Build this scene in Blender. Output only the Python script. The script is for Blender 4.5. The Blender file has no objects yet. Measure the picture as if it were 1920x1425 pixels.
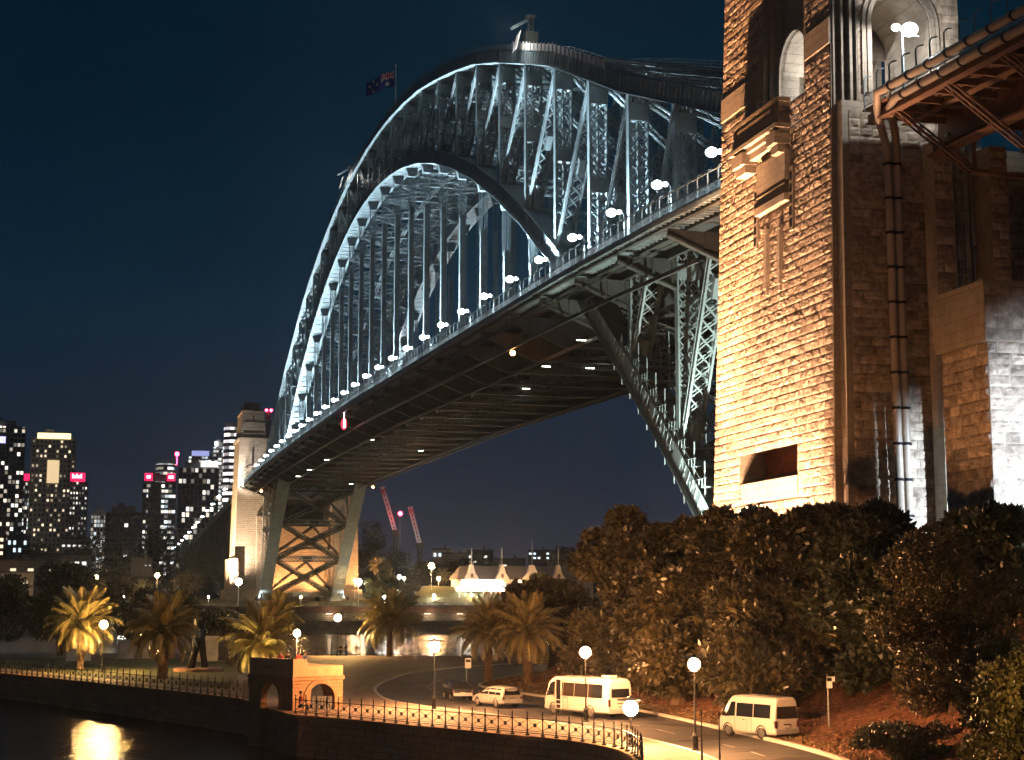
import bpy, math, random
import numpy as np
from mathutils import Vector, Matrix
R = math.radians
rng = random.Random(7)
nr = np.random.default_rng(7)
S = bpy.context.scene
COL = S.collection
# ---------------------------------------------------------------- camera
cd = bpy.data.cameras.new("camera"); cam = bpy.data.objects.new("camera", cd); COL.objects.link(cam)
cd.sensor_width = 36; cd.lens = 36*2976/1920; cd.clip_start = .5; cd.clip_end = 9000
cam.location = (-87.64, -167.8, 10.9)
cam.rotation_euler = (R(90)+math.atan(419.5/2976), 0, -.261)
S.camera = cam
# ---------------------------------------------------------------- world, moon, exposure
W = bpy.data.worlds.new("World"); S.world = W; W.use_nodes = True
nt = W.node_tree; nt.nodes.clear()
wo = nt.nodes.new('ShaderNodeOutputWorld'); bg = nt.nodes.new('ShaderNodeBackground')
tc = nt.nodes.new('ShaderNodeTexCoord'); sx = nt.nodes.new('ShaderNodeSeparateXYZ'); rp = nt.nodes.new('ShaderNodeValToRGB')
nt.links.new(tc.outputs['Generated'], sx.inputs[0]); nt.links.new(sx.outputs['Z'], rp.inputs[0])
cn_ = nt.nodes.new('ShaderNodeTexNoise'); cn_.inputs['Scale'].default_value = 2.6; cn_.inputs['Detail'].default_value = 5; mp_ = nt.nodes.new('ShaderNodeMapping'); mp_.inputs['Scale'].default_value = (1, 1, 3.5)
nt.links.new(tc.outputs['Generated'], mp_.inputs[0]); nt.links.new(mp_.outputs[0], cn_.inputs['Vector'])
mr0 = nt.nodes.new('ShaderNodeMapRange'); mr0.inputs['From Min'].default_value = .35; mr0.inputs['From Max'].default_value = .75; mr0.inputs['To Min'].default_value = .86; mr0.inputs['To Max'].default_value = 1.3
vm0 = nt.nodes.new('ShaderNodeVectorMath'); vm0.operation = 'SCALE'; nt.links.new(cn_.outputs['Fac'], mr0.inputs[0]); nt.links.new(rp.outputs[0], vm0.inputs[0]); nt.links.new(mr0.outputs[0], vm0.inputs['Scale'])
nt.links.new(vm0.outputs[0], bg.inputs[0]); nt.links.new(bg.outputs[0], wo.inputs[0])
cr = rp.color_ramp
cr.elements[0].position = 0.0; cr.elements[0].color = (.036, .036, .055, 1)
cr.elements[1].position = .6; cr.elements[1].color = (.0004, .008, .0155, 1)
for p, c in ((.035, (.021, .028, .047, 1)), (.09, (.0075, .019, .037, 1)), (.20, (.0012, .0155, .032, 1)), (.33, (.0006, .0115, .0235, 1))):
    e = cr.elements.new(p); e.color = c
bg.inputs[1].default_value = 1.0
ml = bpy.data.lights.new("moon", 'SUN'); ml.energy = .02; ml.angle = R(.5); ml.color = (.6, .8, 1)
mo = bpy.data.objects.new("moon", ml); COL.objects.link(mo); mo.rotation_euler = (R(40), 0, R(-60))
S.view_settings.view_transform = 'Standard'; S.view_settings.look = 'None'
S.view_settings.exposure = 0; S.view_settings.gamma = 1; S.view_settings.use_curve_mapping = False
cy = S.cycles
cy.use_denoising = True
try: cy.denoiser = 'OPENIMAGEDENOISE'
except Exception: pass
cy.max_bounces = 5; cy.diffuse_bounces = 2; cy.glossy_bounces = 3; cy.transmission_bounces = 2
cy.sample_clamp_indirect = 3; cy.caustics_reflective = False; cy.caustics_refractive = False
# ---------------------------------------------------------------- helpers
class MB:
    def __init__(s): s.v = []; s.f = []; s.t = []
    def add(s, vs, fs, tint=.5):
        b = len(s.v); s.v += [tuple(p) for p in vs]
        s.f += [tuple(b+i for i in f) for f in fs]; s.t += [tint]*len(fs)
    def quad(s, a, b, c, d, tint=.5): s.add((a, b, c, d), ((0, 1, 2, 3),), tint)
    def box(s, x0, x1, y0, y1, z0, z1, tint=.5, M=None):
        vs = [(x, y, z) for z in (z0, z1) for y in (y0, y1) for x in (x0, x1)]
        if M: vs = [M @ Vector(p) for p in vs]
        s.add(vs, ((0, 2, 3, 1), (4, 5, 7, 6), (0, 1, 5, 4), (2, 6, 7, 3), (0, 4, 6, 2), (1, 3, 7, 5)), tint)
    def bar(s, p0, p1, w, d=None, up=(0, 0, 1), caps=False, w1=None):
        d = d or w; p0 = Vector(p0); p1 = Vector(p1); t = p1-p0
        if t.length < 1e-6: return
        t.normalize(); u = Vector(up)
        if abs(t.dot(u)) > .98: u = Vector((0, 1, 0)) if abs(t.y) < .9 else Vector((1, 0, 0))
        a = t.cross(u).normalized(); b = a.cross(t)
        k = (w1/w) if w1 else 1
        vs = [p0+a*(w/2*i)+b*(d/2*j) for i, j in ((-1, -1), (1, -1), (1, 1), (-1, 1))] + [p1+a*(w/2*i*k)+b*(d/2*j*k) for i, j in ((-1, -1), (1, -1), (1, 1), (-1, 1))]
        fs = [(0, 1, 5, 4), (1, 2, 6, 5), (2, 3, 7, 6), (3, 0, 4, 7)]
        if caps: fs += [(0, 3, 2, 1), (4, 5, 6, 7)]
        s.add(vs, fs)
    def tube(s, pts, r, n=8, caps=True):
        rs = r if isinstance(r, (list, tuple)) else [r]*len(pts)
        pts = [Vector(p) for p in pts]; b = len(s.v); prev = None
        for i, p in enumerate(pts):
            t = (pts[min(i+1, len(pts)-1)]-pts[max(i-1, 0)]).normalized()
            if prev is None:
                u = Vector((0, 0, 1)) if abs(t.z) < .9 else Vector((1, 0, 0)); a = t.cross(u).normalized()
            else: a = (prev-t*prev.dot(t)).normalized()
            prev = a; c = t.cross(a)
            for k in range(n):
                q = 2*math.pi*k/n; s.v.append(tuple(p+(a*math.cos(q)+c*math.sin(q))*rs[i]))
        for i in range(len(pts)-1):
            for k in range(n):
                k2 = (k+1) % n; s.f.append((b+i*n+k, b+i*n+k2, b+(i+1)*n+k2, b+(i+1)*n+k)); s.t.append(.5)
        if caps:
            s.f.append(tuple(b+k for k in reversed(range(n)))); s.t.append(.5)
            e = b+(len(pts)-1)*n; s.f.append(tuple(e+k for k in range(n))); s.t.append(.5)
    def lathe(s, prof, x=0, y=0, z=0, n=12):
        s.tube([(x, y, z+h) for r, h in prof], [max(r, .001) for r, h in prof], n)
    def sphere(s, c, r, n=12, m=8, sz=1):
        prof = [(r*math.sin(math.pi*i/m), -r*sz*math.cos(math.pi*i/m)) for i in range(m+1)]
        s.lathe(prof, c[0], c[1], c[2], n)
    def prism(s, poly, z0, z1, tint=.5):
        n = len(poly); vs = [(x, y, z0) for x, y in poly]+[(x, y, z1) for x, y in poly]
        s.add(vs, [tuple(reversed(range(n))), tuple(range(n, 2*n))]+[(i, (i+1) % n, n+(i+1) % n, n+i) for i in range(n)], tint)
    def extr(s, poly, fr, w0, w1):  # poly of (a,b); fr(a,b,w)->xyz
        n = len(poly); vs = [fr(a, b, w0) for a, b in poly]+[fr(a, b, w1) for a, b in poly]
        s.add(vs, [tuple(reversed(range(n))), tuple(range(n, 2*n))]+[(i, (i+1) % n, n+(i+1) % n, n+i) for i in range(n)])
    def lace(s, p0, p1, q0, q1, pitch, w, t=.05, cross=True):
        p0, p1, q0, q1 = map(Vector, (p0, p1, q0, q1)); L = (p1-p0).length; k = max(1, int(L/pitch))
        up = (p1-p0).cross(q0-p0)
        if up.length < 1e-6: return
        for i in range(k):
            a = i/k; b = (i+1)/k
            P = p0.lerp(p1, a); Q = q0.lerp(q1, b)
            if cross or i % 2 == 0: s.bar(P, Q, w, t, up)
            if cross or i % 2 == 1: s.bar(q0.lerp(q1, a), p0.lerp(p1, b), w, t, up)
    def laced(s, p0, p1, w, d, side, pitch=1.4, fl=.22, lw=.14, cross=False, faces=2):
        # laced box member: w across 'side', d across the other axis
        p0 = Vector(p0); p1 = Vector(p1); t = (p1-p0).normalized(); a = Vector(side); a = (a-t*a.dot(t)).normalized(); b = t.cross(a)
        c = {}
        for i in (-1, 1):
            for j in (-1, 1):
                o = a*(w/2*i)+b*(d/2*j); c[i, j] = (p0+o, p1+o); s.bar(p0+o, p1+o, fl, fl, a)
        for j in ((-1, 1) if faces == 2 else (-1,)):
            s.lace(c[-1, j][0], c[-1, j][1], c[1, j][0], c[1, j][1], pitch, lw, .04, cross)
        if d > .5:
            s.lace(c[-1, -1][0], c[-1, -1][1], c[-1, 1][0], c[-1, 1][1], pitch, lw, .04, False)
    def build(s, name, m, parent=None, smooth=False, link=True):
        me = bpy.data.meshes.new(name); me.from_pydata(s.v, [], s.f); me.update()
        if any(t != .5 for t in s.t):
            at = me.attributes.new('tint', 'FLOAT', 'FACE'); at.data.foreach_set('value', s.t)
        if smooth: me.polygons.foreach_set('use_smooth', [True]*len(me.polygons))
        me.materials.append(m); o = bpy.data.objects.new(name, me)
        if link: COL.objects.link(o)
        if parent: o.parent = parent
        return o
def tag(o, label=None, cat=None, group=None, kind=None):
    if label: o['label'] = label
    if cat: o['category'] = cat
    if group: o['group'] = group
    if kind: o['kind'] = kind
    return o
def empty(name, loc=(0, 0, 0), rz=0, label=None, cat=None, group=None):
    o = bpy.data.objects.new(name, None); COL.objects.link(o); o.location = loc; o.rotation_euler = (0, 0, rz)
    return tag(o, label, cat, group)
def copy_tree(o, loc=None, rz=None, label=None, parent=None):
    c = o.copy(); COL.objects.link(c)
    if parent: c.parent = parent
    for ch in o.children: copy_tree(ch, parent=c)
    if loc is not None: c.location = loc
    if rz is not None: c.rotation_euler = (0, 0, rz)
    if label: c['label'] = label
    return c
def np_mesh(name, V, F, m, parent=None, tint=None):  # V (n,3) F (m,4)
    me = bpy.data.meshes.new(name); me.vertices.add(len(V)); me.vertices.foreach_set('co', np.asarray(V, np.float32).ravel())
    k = F.shape[1]; me.loops.add(F.size); me.loops.foreach_set('vertex_index', F.ravel().astype(np.int32))
    me.polygons.add(len(F)); me.polygons.foreach_set('loop_start', np.arange(0, F.size, k, dtype=np.int32))
    me.update(calc_edges=True)
    if tint is not None:
        at = me.attributes.new('tint', 'FLOAT', 'FACE'); at.data.foreach_set('value', np.asarray(tint, np.float32))
    me.materials.append(m); o = bpy.data.objects.new(name, me); COL.objects.link(o)
    if parent: o.parent = parent
    return o
def light(name, kind, loc, power, color, parent=None, target=None, size=.3, spot=60, blend=.5):
    l = bpy.data.lights.new(name, kind); l.energy = power; l.color = color; l.shadow_soft_size = size
    if kind == 'SPOT': l.spot_size = R(spot); l.spot_blend = blend
    o = bpy.data.objects.new(name, l); COL.objects.link(o); o.location = loc
    if target: o.rotation_euler = (Vector(target)-Vector(loc)).to_track_quat('-Z', 'Y').to_euler()
    if parent:
        o.parent = parent; o.matrix_parent_inverse = Matrix.Identity(4)
    return o
# ---------------------------------------------------------------- materials
def mat(name, col, rough=.7, metal=0, var=.25, scale=.6, bump=0, bscale=8, tint=0, spec=.4, detail=6, col2=None, coat=0):
    m = bpy.data.materials.new(name); m.use_nodes = True; n = m.node_tree; b = n.nodes['Principled BSDF']
    b.inputs['Roughness'].default_value = rough; b.inputs['Metallic'].default_value = metal
    b.inputs['Specular IOR Level'].default_value = spec; b.inputs['Coat Weight'].default_value = coat
    t = n.nodes.new('ShaderNodeTexCoord'); no = n.nodes.new('ShaderNodeTexNoise')
    no.inputs['Scale'].default_value = scale; no.inputs['Detail'].default_value = detail; no.inputs['Roughness'].default_value = .65
    n.links.new(t.outputs['Object'], no.inputs['Vector'])
    r = n.nodes.new('ShaderNodeValToRGB'); c = Vector(col); c2 = Vector(col2) if col2 else c*(1+var)
    r.color_ramp.elements[0].position = .32; r.color_ramp.elements[0].color = (*(c*(1-var)), 1)
    r.color_ramp.elements[1].position = .68; r.color_ramp.elements[1].color = (*c2, 1)
    n.links.new(no.outputs['Fac'], r.inputs[0]); out = r.outputs[0]
    if tint:
        at = n.nodes.new('ShaderNodeAttribute'); at.attribute_name = 'tint'
        mr = n.nodes.new('ShaderNodeMapRange'); mr.inputs['To Min'].default_value = 1-tint; mr.inputs['To Max'].default_value = 1+tint
        vm = n.nodes.new('ShaderNodeVectorMath'); vm.operation = 'SCALE'
        n.links.new(at.outputs['Fac'], mr.inputs[0]); n.links.new(out, vm.inputs[0]); n.links.new(mr.outputs[0], vm.inputs['Scale']); out = vm.outputs[0]
    n.links.new(out, b.inputs['Base Color'])
    if bump:
        nb = n.nodes.new('ShaderNodeTexNoise'); nb.inputs['Scale'].default_value = bscale; nb.inputs['Detail'].default_value = 8; nb.inputs['Roughness'].default_value = .7
        n.links.new(t.outputs['Object'], nb.inputs['Vector'])
        bu = n.nodes.new('ShaderNodeBump'); bu.inputs['Strength'].default_value = 1; bu.inputs['Distance'].default_value = bump
        n.links.new(nb.outputs['Fac'], bu.inputs['Height']); n.links.new(bu.outputs[0], b.inputs['Normal'])
    return m
def emat(name, col, st):
    m = bpy.data.materials.new(name); m.use_nodes = True; b = m.node_tree.nodes['Principled BSDF']
    b.inputs['Base Color'].default_value = (.02, .02, .02, 1); b.inputs['Emission Color'].default_value = (*col, 1); b.inputs['Emission Strength'].default_value = st
    return m
_pm = {}
ORD = ['first', 'second', 'third', 'fourth', 'fifth', 'sixth', 'seventh', 'eighth', 'ninth', 'tenth', 'eleventh', 'twelfth', 'thirteenth', 'fourteenth', 'fifteenth', 'sixteenth', 'seventeenth', 'eighteenth', 'nineteenth', 'twentieth', 'twenty-first', 'twenty-second', 'twenty-third', 'twenty-fourth', 'twenty-fifth', 'twenty-sixth', 'twenty-seventh', 'twenty-eighth', 'twenty-ninth', 'thirtieth', 'thirty-first']
def powmat(name, col, power, r):   # a glowing globe that gives off the stated power
    k = (tuple(col), round(power/(r*r)))
    if k not in _pm: _pm[k] = emat(name, col, power/(math.pi*4*math.pi*r*r))
    return _pm[k]
def brickmat(name, c1, c2, mortar, bw, bh, rough=.85, bump=.03, axis='XZ', msize=.03, var=.3):
    m = mat(name, c1, rough, var=var, scale=.8); n = m.node_tree; b = n.nodes['Principled BSDF']
    t = [x for x in n.nodes if x.type == 'TEX_COORD'][0]; sp = n.nodes.new('ShaderNodeSeparateXYZ'); cb = n.nodes.new('ShaderNodeCombineXYZ')
    n.links.new(t.outputs['Object'], sp.inputs[0])
    if axis == 'SUM':
        ad = n.nodes.new('ShaderNodeMath'); n.links.new(sp.outputs['X'], ad.inputs[0]); n.links.new(sp.outputs['Y'], ad.inputs[1]); n.links.new(ad.outputs[0], cb.inputs['X'])
    else: n.links.new(sp.outputs[axis[0]], cb.inputs['X'])
    n.links.new(sp.outputs['Y' if axis == 'XY' else 'Z'], cb.inputs['Y'])
    br = n.nodes.new('ShaderNodeTexBrick'); n.links.new(cb.outputs[0], br.inputs['Vector'])
    for k, v in (('Color1', c1), ('Color2', c2), ('Mortar', mortar)): br.inputs[k].default_value = (*v, 1)
    br.inputs['Scale'].default_value = 1; br.inputs['Brick Width'].default_value = bw; br.inputs['Row Height'].default_value = bh
    br.inputs['Mortar Size'].default_value = msize; br.inputs['Mortar Smooth'].default_value = .3
    old = b.inputs['Base Color'].links[0].from_socket
    mx = n.nodes.new('ShaderNodeMix'); mx.data_type = 'RGBA'; mx.inputs['Factor'].default_value = .6
    n.links.new(old, mx.inputs[6]); n.links.new(br.outputs['Color'], mx.inputs[7]); n.links.new(mx.outputs[2], b.inputs['Base Color'])
    nb = n.nodes.new('ShaderNodeTexNoise'); nb.inputs['Scale'].default_value = 5; nb.inputs['Detail'].default_value = 6; n.links.new(t.outputs['Object'], nb.inputs['Vector'])
    iv = n.nodes.new('ShaderNodeMath'); iv.operation = 'MULTIPLY_ADD'; iv.inputs[1].default_value = -1.2
    n.links.new(br.outputs['Fac'], iv.inputs[0]); n.links.new(nb.outputs['Fac'], iv.inputs[2])
    bu = n.nodes.new('ShaderNodeBump'); bu.inputs['Distance'].default_value = bump; n.links.new(iv.outputs[0], bu.inputs['Height']); n.links.new(bu.outputs[0], b.inputs['Normal'])
    return m
M = {}
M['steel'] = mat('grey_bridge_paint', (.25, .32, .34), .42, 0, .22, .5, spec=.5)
M['steel_dark'] = mat('dark_steel', (.055, .06, .055), .55, 0, .35, .4)  # one even darker tone for deck steel, bracing and crane parts
M['pipe'] = mat('painted_pipe', (.42, .34, .26), .4, 0, .12, 1)
M['white_dim'] = mat('off_white_paint', (.6, .6, .58), .5, 0, .1, 2)

M['rust'] = mat('brown_painted_steel', (.24, .13, .08), .55, 0, .3, .7)
M['rock'] = mat('rock_faced_granite', (.44, .31, .22), .9, 0, .5, 1.7, .035, 7, tint=.38, detail=12, col2=(.60, .49, .37))
M['smooth'] = brickmat('dressed_granite', (.40, .33, .25), (.32, .27, .21), (.14, .11, .08), 1.5, .8, .85, .02, 'SUM', .02, .3)
M['far_stone'] = brickmat('granite_courses', (.42, .36, .29), (.30, .25, .19), (.09, .07, .05), 1.6, .8, .9, .12, 'SUM', .1)
M['sandstone'] = brickmat('sandstone_blocks', (.40, .24, .13), (.27, .14, .08), (.10, .06, .04), .62, .26, .9, .03, 'SUM', .02)
M['seawall'] = brickmat('seawall_stone', (.40, .23, .16), (.26, .14, .10), (.06, .03, .02), 1.1, .45, .85, .05, 'SUM', .03)
M['asphalt'] = mat('asphalt', (.045, .045, .045), .6, 0, .5, .45, .015, 25, detail=10, col2=(.085, .08, .075))
M['path'] = brickmat('flagstone_path', (.24, .18, .13), (.17, .13, .10), (.07, .05, .04), .9, .9, .8, .01, 'XY', .02, .3)
M['kerb'] = mat('pale_kerb_stone', (.5, .47, .42), .8, 0, .15, 2)
M['grass'] = mat('short_grass', (.06, .065, .022), .95, 0, .4, .35, .06, 12)
M['litter'] = mat('leaf_litter', (.14, .045, .025), .95, 0, .5, 1.6, .12, 5, col2=(.30, .12, .06))
M['iron'] = mat('black_cast_iron', (.018, .018, .02), .4, .3, .3, 4)
M['white'] = mat('white_paint', (.8, .8, .78), .35, 0, .04, 3, coat=.5)
M['glass'] = mat('dark_glass', (.012, .014, .018), .05, 0, .1, 1, spec=.8)
M['tyre'] = mat('black_rubber', (.02, .02, .02), .8)
M['chrome'] = mat('alloy_metal', (.6, .6, .6), .3, .9, .1)
M['bark'] = mat('tree_bark', (.12, .085, .055), .95, 0, .4, 3, .05, 9)
M['palmbark'] = mat('palm_trunk', (.16, .11, .07), .95, 0, .5, 5, .1, 6)
def leafmat(name, c, c2):
    m = mat(name, c, .36, 0, .4, .5, tint=.8, col2=c2, spec=.9)
    return m
M['fig'] = leafmat('fig_leaves', (.036, .036, .015), (.10, .080, .03))
M['dark'] = leafmat('dark_foliage', (.022, .035, .018), (.05, .06, .03))
M['bush'] = leafmat('yellow_green_leaves', (.10, .10, .03), (.20, .17, .05))
M['frond'] = leafmat('palm_fronds', (.22, .19, .07), (.36, .30, .12))
# ================================================================ the steel arch bridge
PN = 503/28
TOP = [70.5, 77.5, 84.5, 92.5, 100.5, 107, 113.3, 119, 123.5, 127.5, 131, 133.5, 135.3, 136.4, 136.8]
def zt(n): n = n if n <= 14 else 28-n; return TOP[n]-1.3
def zl(n): return 14.2+107*(1-((n*PN-251.5)/251.5)**2)
def interp(x, tab):
    for (a, u), (b, v) in zip(tab, tab[1:]):
        if x <= b: return u+(v-u)*(x-a)/(b-a)
    return tab[-1][1]
RAIL = [(-160, 51.5), (-75, 54.4), (-50, 55.3), (-15, 56.6), (0, 57.5), (40, 59.2), (110, 61.0), (160, 62.2), (225, 63.8), (320, 64.6), (400, 64.8), (450, 64.6), (518, 63.2), (560, 61.5), (900, 50), (1200, 42)]
def zr(y): return interp(y, RAIL)          # top of the handrail
def zd(y): return zr(y)-2.4                # deck surface
bridge = empty('arch_bridge', (0, 251, 0), 0, 'huge grey steel arch bridge of lattice trusses carrying a lit road deck over the harbour', 'bridge')
def bb(mb, name, m): 
    o = mb.build(name, m); o.parent = bridge; o.matrix_parent_inverse = Matrix.Translation((0, -251, 0)); return o
for X in (-15, 15):
    t = MB(); l = MB()
    for n in range(28):
        for mb, z, dp in ((t, zt, 2.3), (l, zl, 2.6)):
            p = Vector((X, n*PN, z(n))); q = Vector((X, (n+1)*PN, z(n+1)))
            e = (q-p).normalized()*.15
            mb.bar(p-e, q+e, 3.3, dp, (0, 0, 1), True)
            up = (q-p).cross(Vector((1, 0, 0))).normalized()
            if up.z < 0: up = -up
            for s in (-1.98, 1.98): mb.bar(p+Vector((s, 0, 0))-up*(dp/2+.05), q+Vector((s, 0, 0))-up*(dp/2+.05), .75, .1)  # wide lower lips added to shade the chord's outer side faces
            for s in (-1.68, 1.68):     # flange lips along each edge
                for k in (-1, 1): mb.bar(p+Vector((s, 0, 0))+up*k*(dp/2), q+Vector((s, 0, 0))+up*k*(dp/2), .28, .16)
            if n < 20:
                L_ = (q-p).length; ns = int(L_/1.5)
                for j in range(1, ns):      # side stiffeners and splice plates
                    c = p.lerp(q, j/ns)
                    for s in (-1.68, 1.68): mb.bar(c+Vector((s, 0, 0))-up*(dp/2-.1), c+Vector((s, 0, 0))+up*(dp/2-.1), .09, .14, (0, 1, 0))
                for f_ in (.03, .5, .97):
                    c = p.lerp(q, f_); t_ = (q-p).normalized()
                    for s in (-1.7, 1.7): mb.bar(c-t_*.7+Vector((s, 0, 0)), c+t_*.7+Vector((s, 0, 0)), .07, dp*.82, (0, 0, 1), True)
            for j in range(6):          # batten plates under the box
                c = p.lerp(q, (j+.5)/6)-up*(dp/2+.06); mb.bar(c-Vector((1.6, 0, 0)), c+Vector((1.6, 0, 0)), .35, .1)
    bb(t, 'top_chord', M['steel']); bb(l, 'bottom_chord', M['steel'])
    # walkway rails on the chords
    w = MB(); pan = MB()
    for n in range(28):
        p = Vector((X, n*PN, zt(n)+1.2)); q = Vector((X, (n+1)*PN, zt(n+1)+1.2))
        for s in (-1.6, 1.6):
            o = Vector((s, 0, 0))
            k = 12 if n < 12 else 6
            for j in range(k):
                c = p.lerp(q, j/k)+o; w.bar(c, c+Vector((0, 0, 1.15)), .1)
            for h in (.6, 1.15): w.bar(p+o+Vector((0, 0, h)), q+o+Vector((0, 0, h)), .07)
        if X < 0 and 2 <= n <= 5:
            k = 8
            for j in range(k):
                if n == 2 and j < 4 or n == 5 and j > 3: continue
                a = p.lerp(q, j/k)+Vector((-1.75, 0, .1)); c = p.lerp(q, (j+.86)/k)+Vector((-1.75, 0, .1))
                pan.bar(a+Vector((0, 0, .6)), c+Vector((0, 0, .6)), .05, 1.15, caps=True)
                pan.bar(a-Vector((.05, 0, .2)), a+Vector((-.05, 0, 1.5)), .14)
    bb(w, 'chord_handrail', M['steel'])
    if X < 0: bb(pan, 'mesh_screen', M['white_dim'] if 'white_dim' in M else M['steel'])
    for n in range(29):
        y = n*PN; a = zl(n)+1.2; b = zt(n)-1.1
        if b-a < 2: continue
        mb = MB(); det = n <= 15
        for s in (-1.4, 1.4): mb.box(X+s-.11, X+s+.11, y-.55, y+.55, a, b)
        mb.box(X-.12, X+.12, y-.35, y+.35, a, b)
        for yy in ((-.42, .42) if det else (-.42,)):
            for s0, s1 in ((-1.3, -.1), (.1, 1.3)):
                mb.lace((X+s0, y+yy, a), (X+s0, y+yy, b), (X+s1, y+yy, a), (X+s1, y+yy, b), 1.35 if det else 2.0, .17, .05, True)
        h = min(2.6, (b-a)*.12)
        for f in ((b-h*1.6), (a+b)/2-h*.4, a+.1):
            mb.box(X-1.5, X+1.5, y-.62, y+.62, f, f+h*(.8 if f != b-h*1.6 else 1))
        for s in (-1.1, -.5, .5, 1.1): mb.box(X+s-.14, X+s+.14, y-.45, y+.45, b-h*.6, b+.1)
        bb(mb, 'vertical_post', M['steel'])
    for n in range(28):
        lo, hi = (n+1, n) if n >= 14 else (n, n+1)
        # near half: from lower node n+1... leaning towards the crown
        if n < 14: p = Vector((X, (n+1)*PN, zl(n+1)+1.1)); q = Vector((X, n*PN, zt(n)-1.0))
        else: p = Vector((X, n*PN, zl(n)+1.1)); q = Vector((X, (n+1)*PN, zt(n+1)-1.0))
        det = n <= 15; mb = MB(); t = (q-p).normalized(); sv = Vector((1, 0, 0)); b = t.cross(sv)
        p += t*.8; q -= t*.8
        for s in (-1.15, 1.15):
            for k in (-.42, .42): mb.bar(p+sv*s+b*k, q+sv*s+b*k, .2, .3, sv)
            mb.lace(p+sv*s+b*-.36, q+sv*s+b*-.36, p+sv*s+b*.36, q+sv*s+b*.36, .9, .14, .06, False)
        if det:
            for k in (-.42, .42): mb.lace(p-sv*1.1+b*k, q-sv*1.1+b*k, p+sv*1.1+b*k, q+sv*1.1+b*k, 2.0, .17, .05, True)
        c = p.lerp(q, .5); mb.bar(c-t*1.3, c+t*1.3, 2.5, 1.0, sv, True)
        c = p.lerp(q, .02); mb.bar(c, c+t*2.2, 2.5, 1.0, sv, True)
        bb(mb, 'diagonal_brace', M['steel'])
    for n in range(5, 24):
        y = n*PN; b = zl(n)-1.2; a = zr(y)-2.6
        if b-a < 3: continue
        mb = MB(); r = min(11, (b-a)*.45)
        mb.add([(X+s*w_, y+k, z) for z, w_ in ((b-2.4, .9), (b+.2, 1.6)) for s in (-1, 1) for k in (-.6, .6)],
               ((0, 1, 5, 4), (2, 6, 7, 3), (0, 4, 6, 2), (1, 3, 7, 5), (0, 2, 3, 1), (4, 5, 7, 6)))
        for s in (-.75, -.28, .28, .75):
            for k in (-.4, .4): mb.bar((X+s, y+k, b-2.3), (X+s, y+k, b-r), .11)
        mb.box(X-.62, X-.5, y-.55, y+.55, a, b-r+1); mb.box(X+.5, X+.62, y-.55, y+.55, a, b-r+1); mb.box(X-.5, X+.5, y-.08, y+.08, a, b-r+1)
        bb(mb, 'hanger', M['steel'])
# lateral bracing between the two trusses
for n in range(29):
    y = n*PN; mb = MB(); det = True
    z = zt(n)-.2
    mb.laced((-13.4, y, z), (13.4, y, z), 1.7, 1.2, (0, 0, 1), 1.6, .25, .17)
    if zt(n)-zl(n) > 8:
        z2 = zl(n)+.6; mb.laced((-13.4, y, z2), (13.4, y, z2), 1.6, 1.0, (0, 0, 1), 1.6, .24, .16)
        mb.box(-3.2, 3.2, y-.5, y+.5, z2-.9, z2+.9)
    zlow = max(zl(n)+1.5, zd(y)+7.5); zhi = zt(n)-1
    if zhi-zlow > 9:
        for s in (-1, 1): mb.laced((s*13.6, y, zlow), (-s*13.6, y, zhi-1), .8, .5, (0, 0, 1), 1.6, .2, .13)
    if n < 28:
        for zz, dd in ((zt, -.4), (zl, .2)):
            if zz is zl and n in (3, 4, 5, 23, 24): continue
            y2 = (n+1)*PN
            if zz is zl and 2 < n < 25: mb.laced((0, y, zl(n)+.4), (0, y2, zl(n+1)+.4), .8, .5, (1, 0, 0), 1.8, .18, .12)
            mb.laced((-13.4, y, zz(n)+dd), (13.4, y2, zz(n+1)+dd), 1.2, .9, (0, 0, 1), 1.7, .2, .14)
            mb.laced((13.4, y, zz(n)+dd), (-13.4, y2, zz(n+1)+dd), 1.2, .9, (0, 0, 1), 1.7, .2, .14)
    bb(mb, 'lateral_bracing', M['steel'])
# deck
slab = MB(); ys = [-19+i*(537/60) for i in range(61)]
for a, b in zip(ys, ys[1:]):
    A = zd(a); B = zd(b)
    for x0, x1, t, dz in ((-24.4, 24.4, .45, 0),):
        slab.add([(x0, a, A-t), (x1, a, A-t), (x0, a, A), (x1, a, A), (x0, b, B-t), (x1, b, B-t), (x0, b, B), (x1, b, B)],
                 ((0, 1, 5, 4), (2, 6, 7, 3), (0, 4, 6, 2), (1, 3, 7, 5), (0, 2, 3, 1), (4, 5, 7, 6)))
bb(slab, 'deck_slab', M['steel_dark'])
strg = MB()
for a, b in zip(ys, ys[1:]):
    for X in (-24.1, -21.2, -17.5, -12.5, -8, -4, 4, 8, 12.5, 17.5, 21.2, 24.1):
        h = .7 if abs(X) > 20 else 1.2
        A = zd(a)-.45-h/2; B = zd(b)-.45-h/2; strg.bar((X, a, A), (X, b, B), .14, h); strg.bar((X, a, A-h/2), (X, b, B-h/2), .5, .12)
bb(strg, 'stringer', M['steel_dark'])
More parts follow.
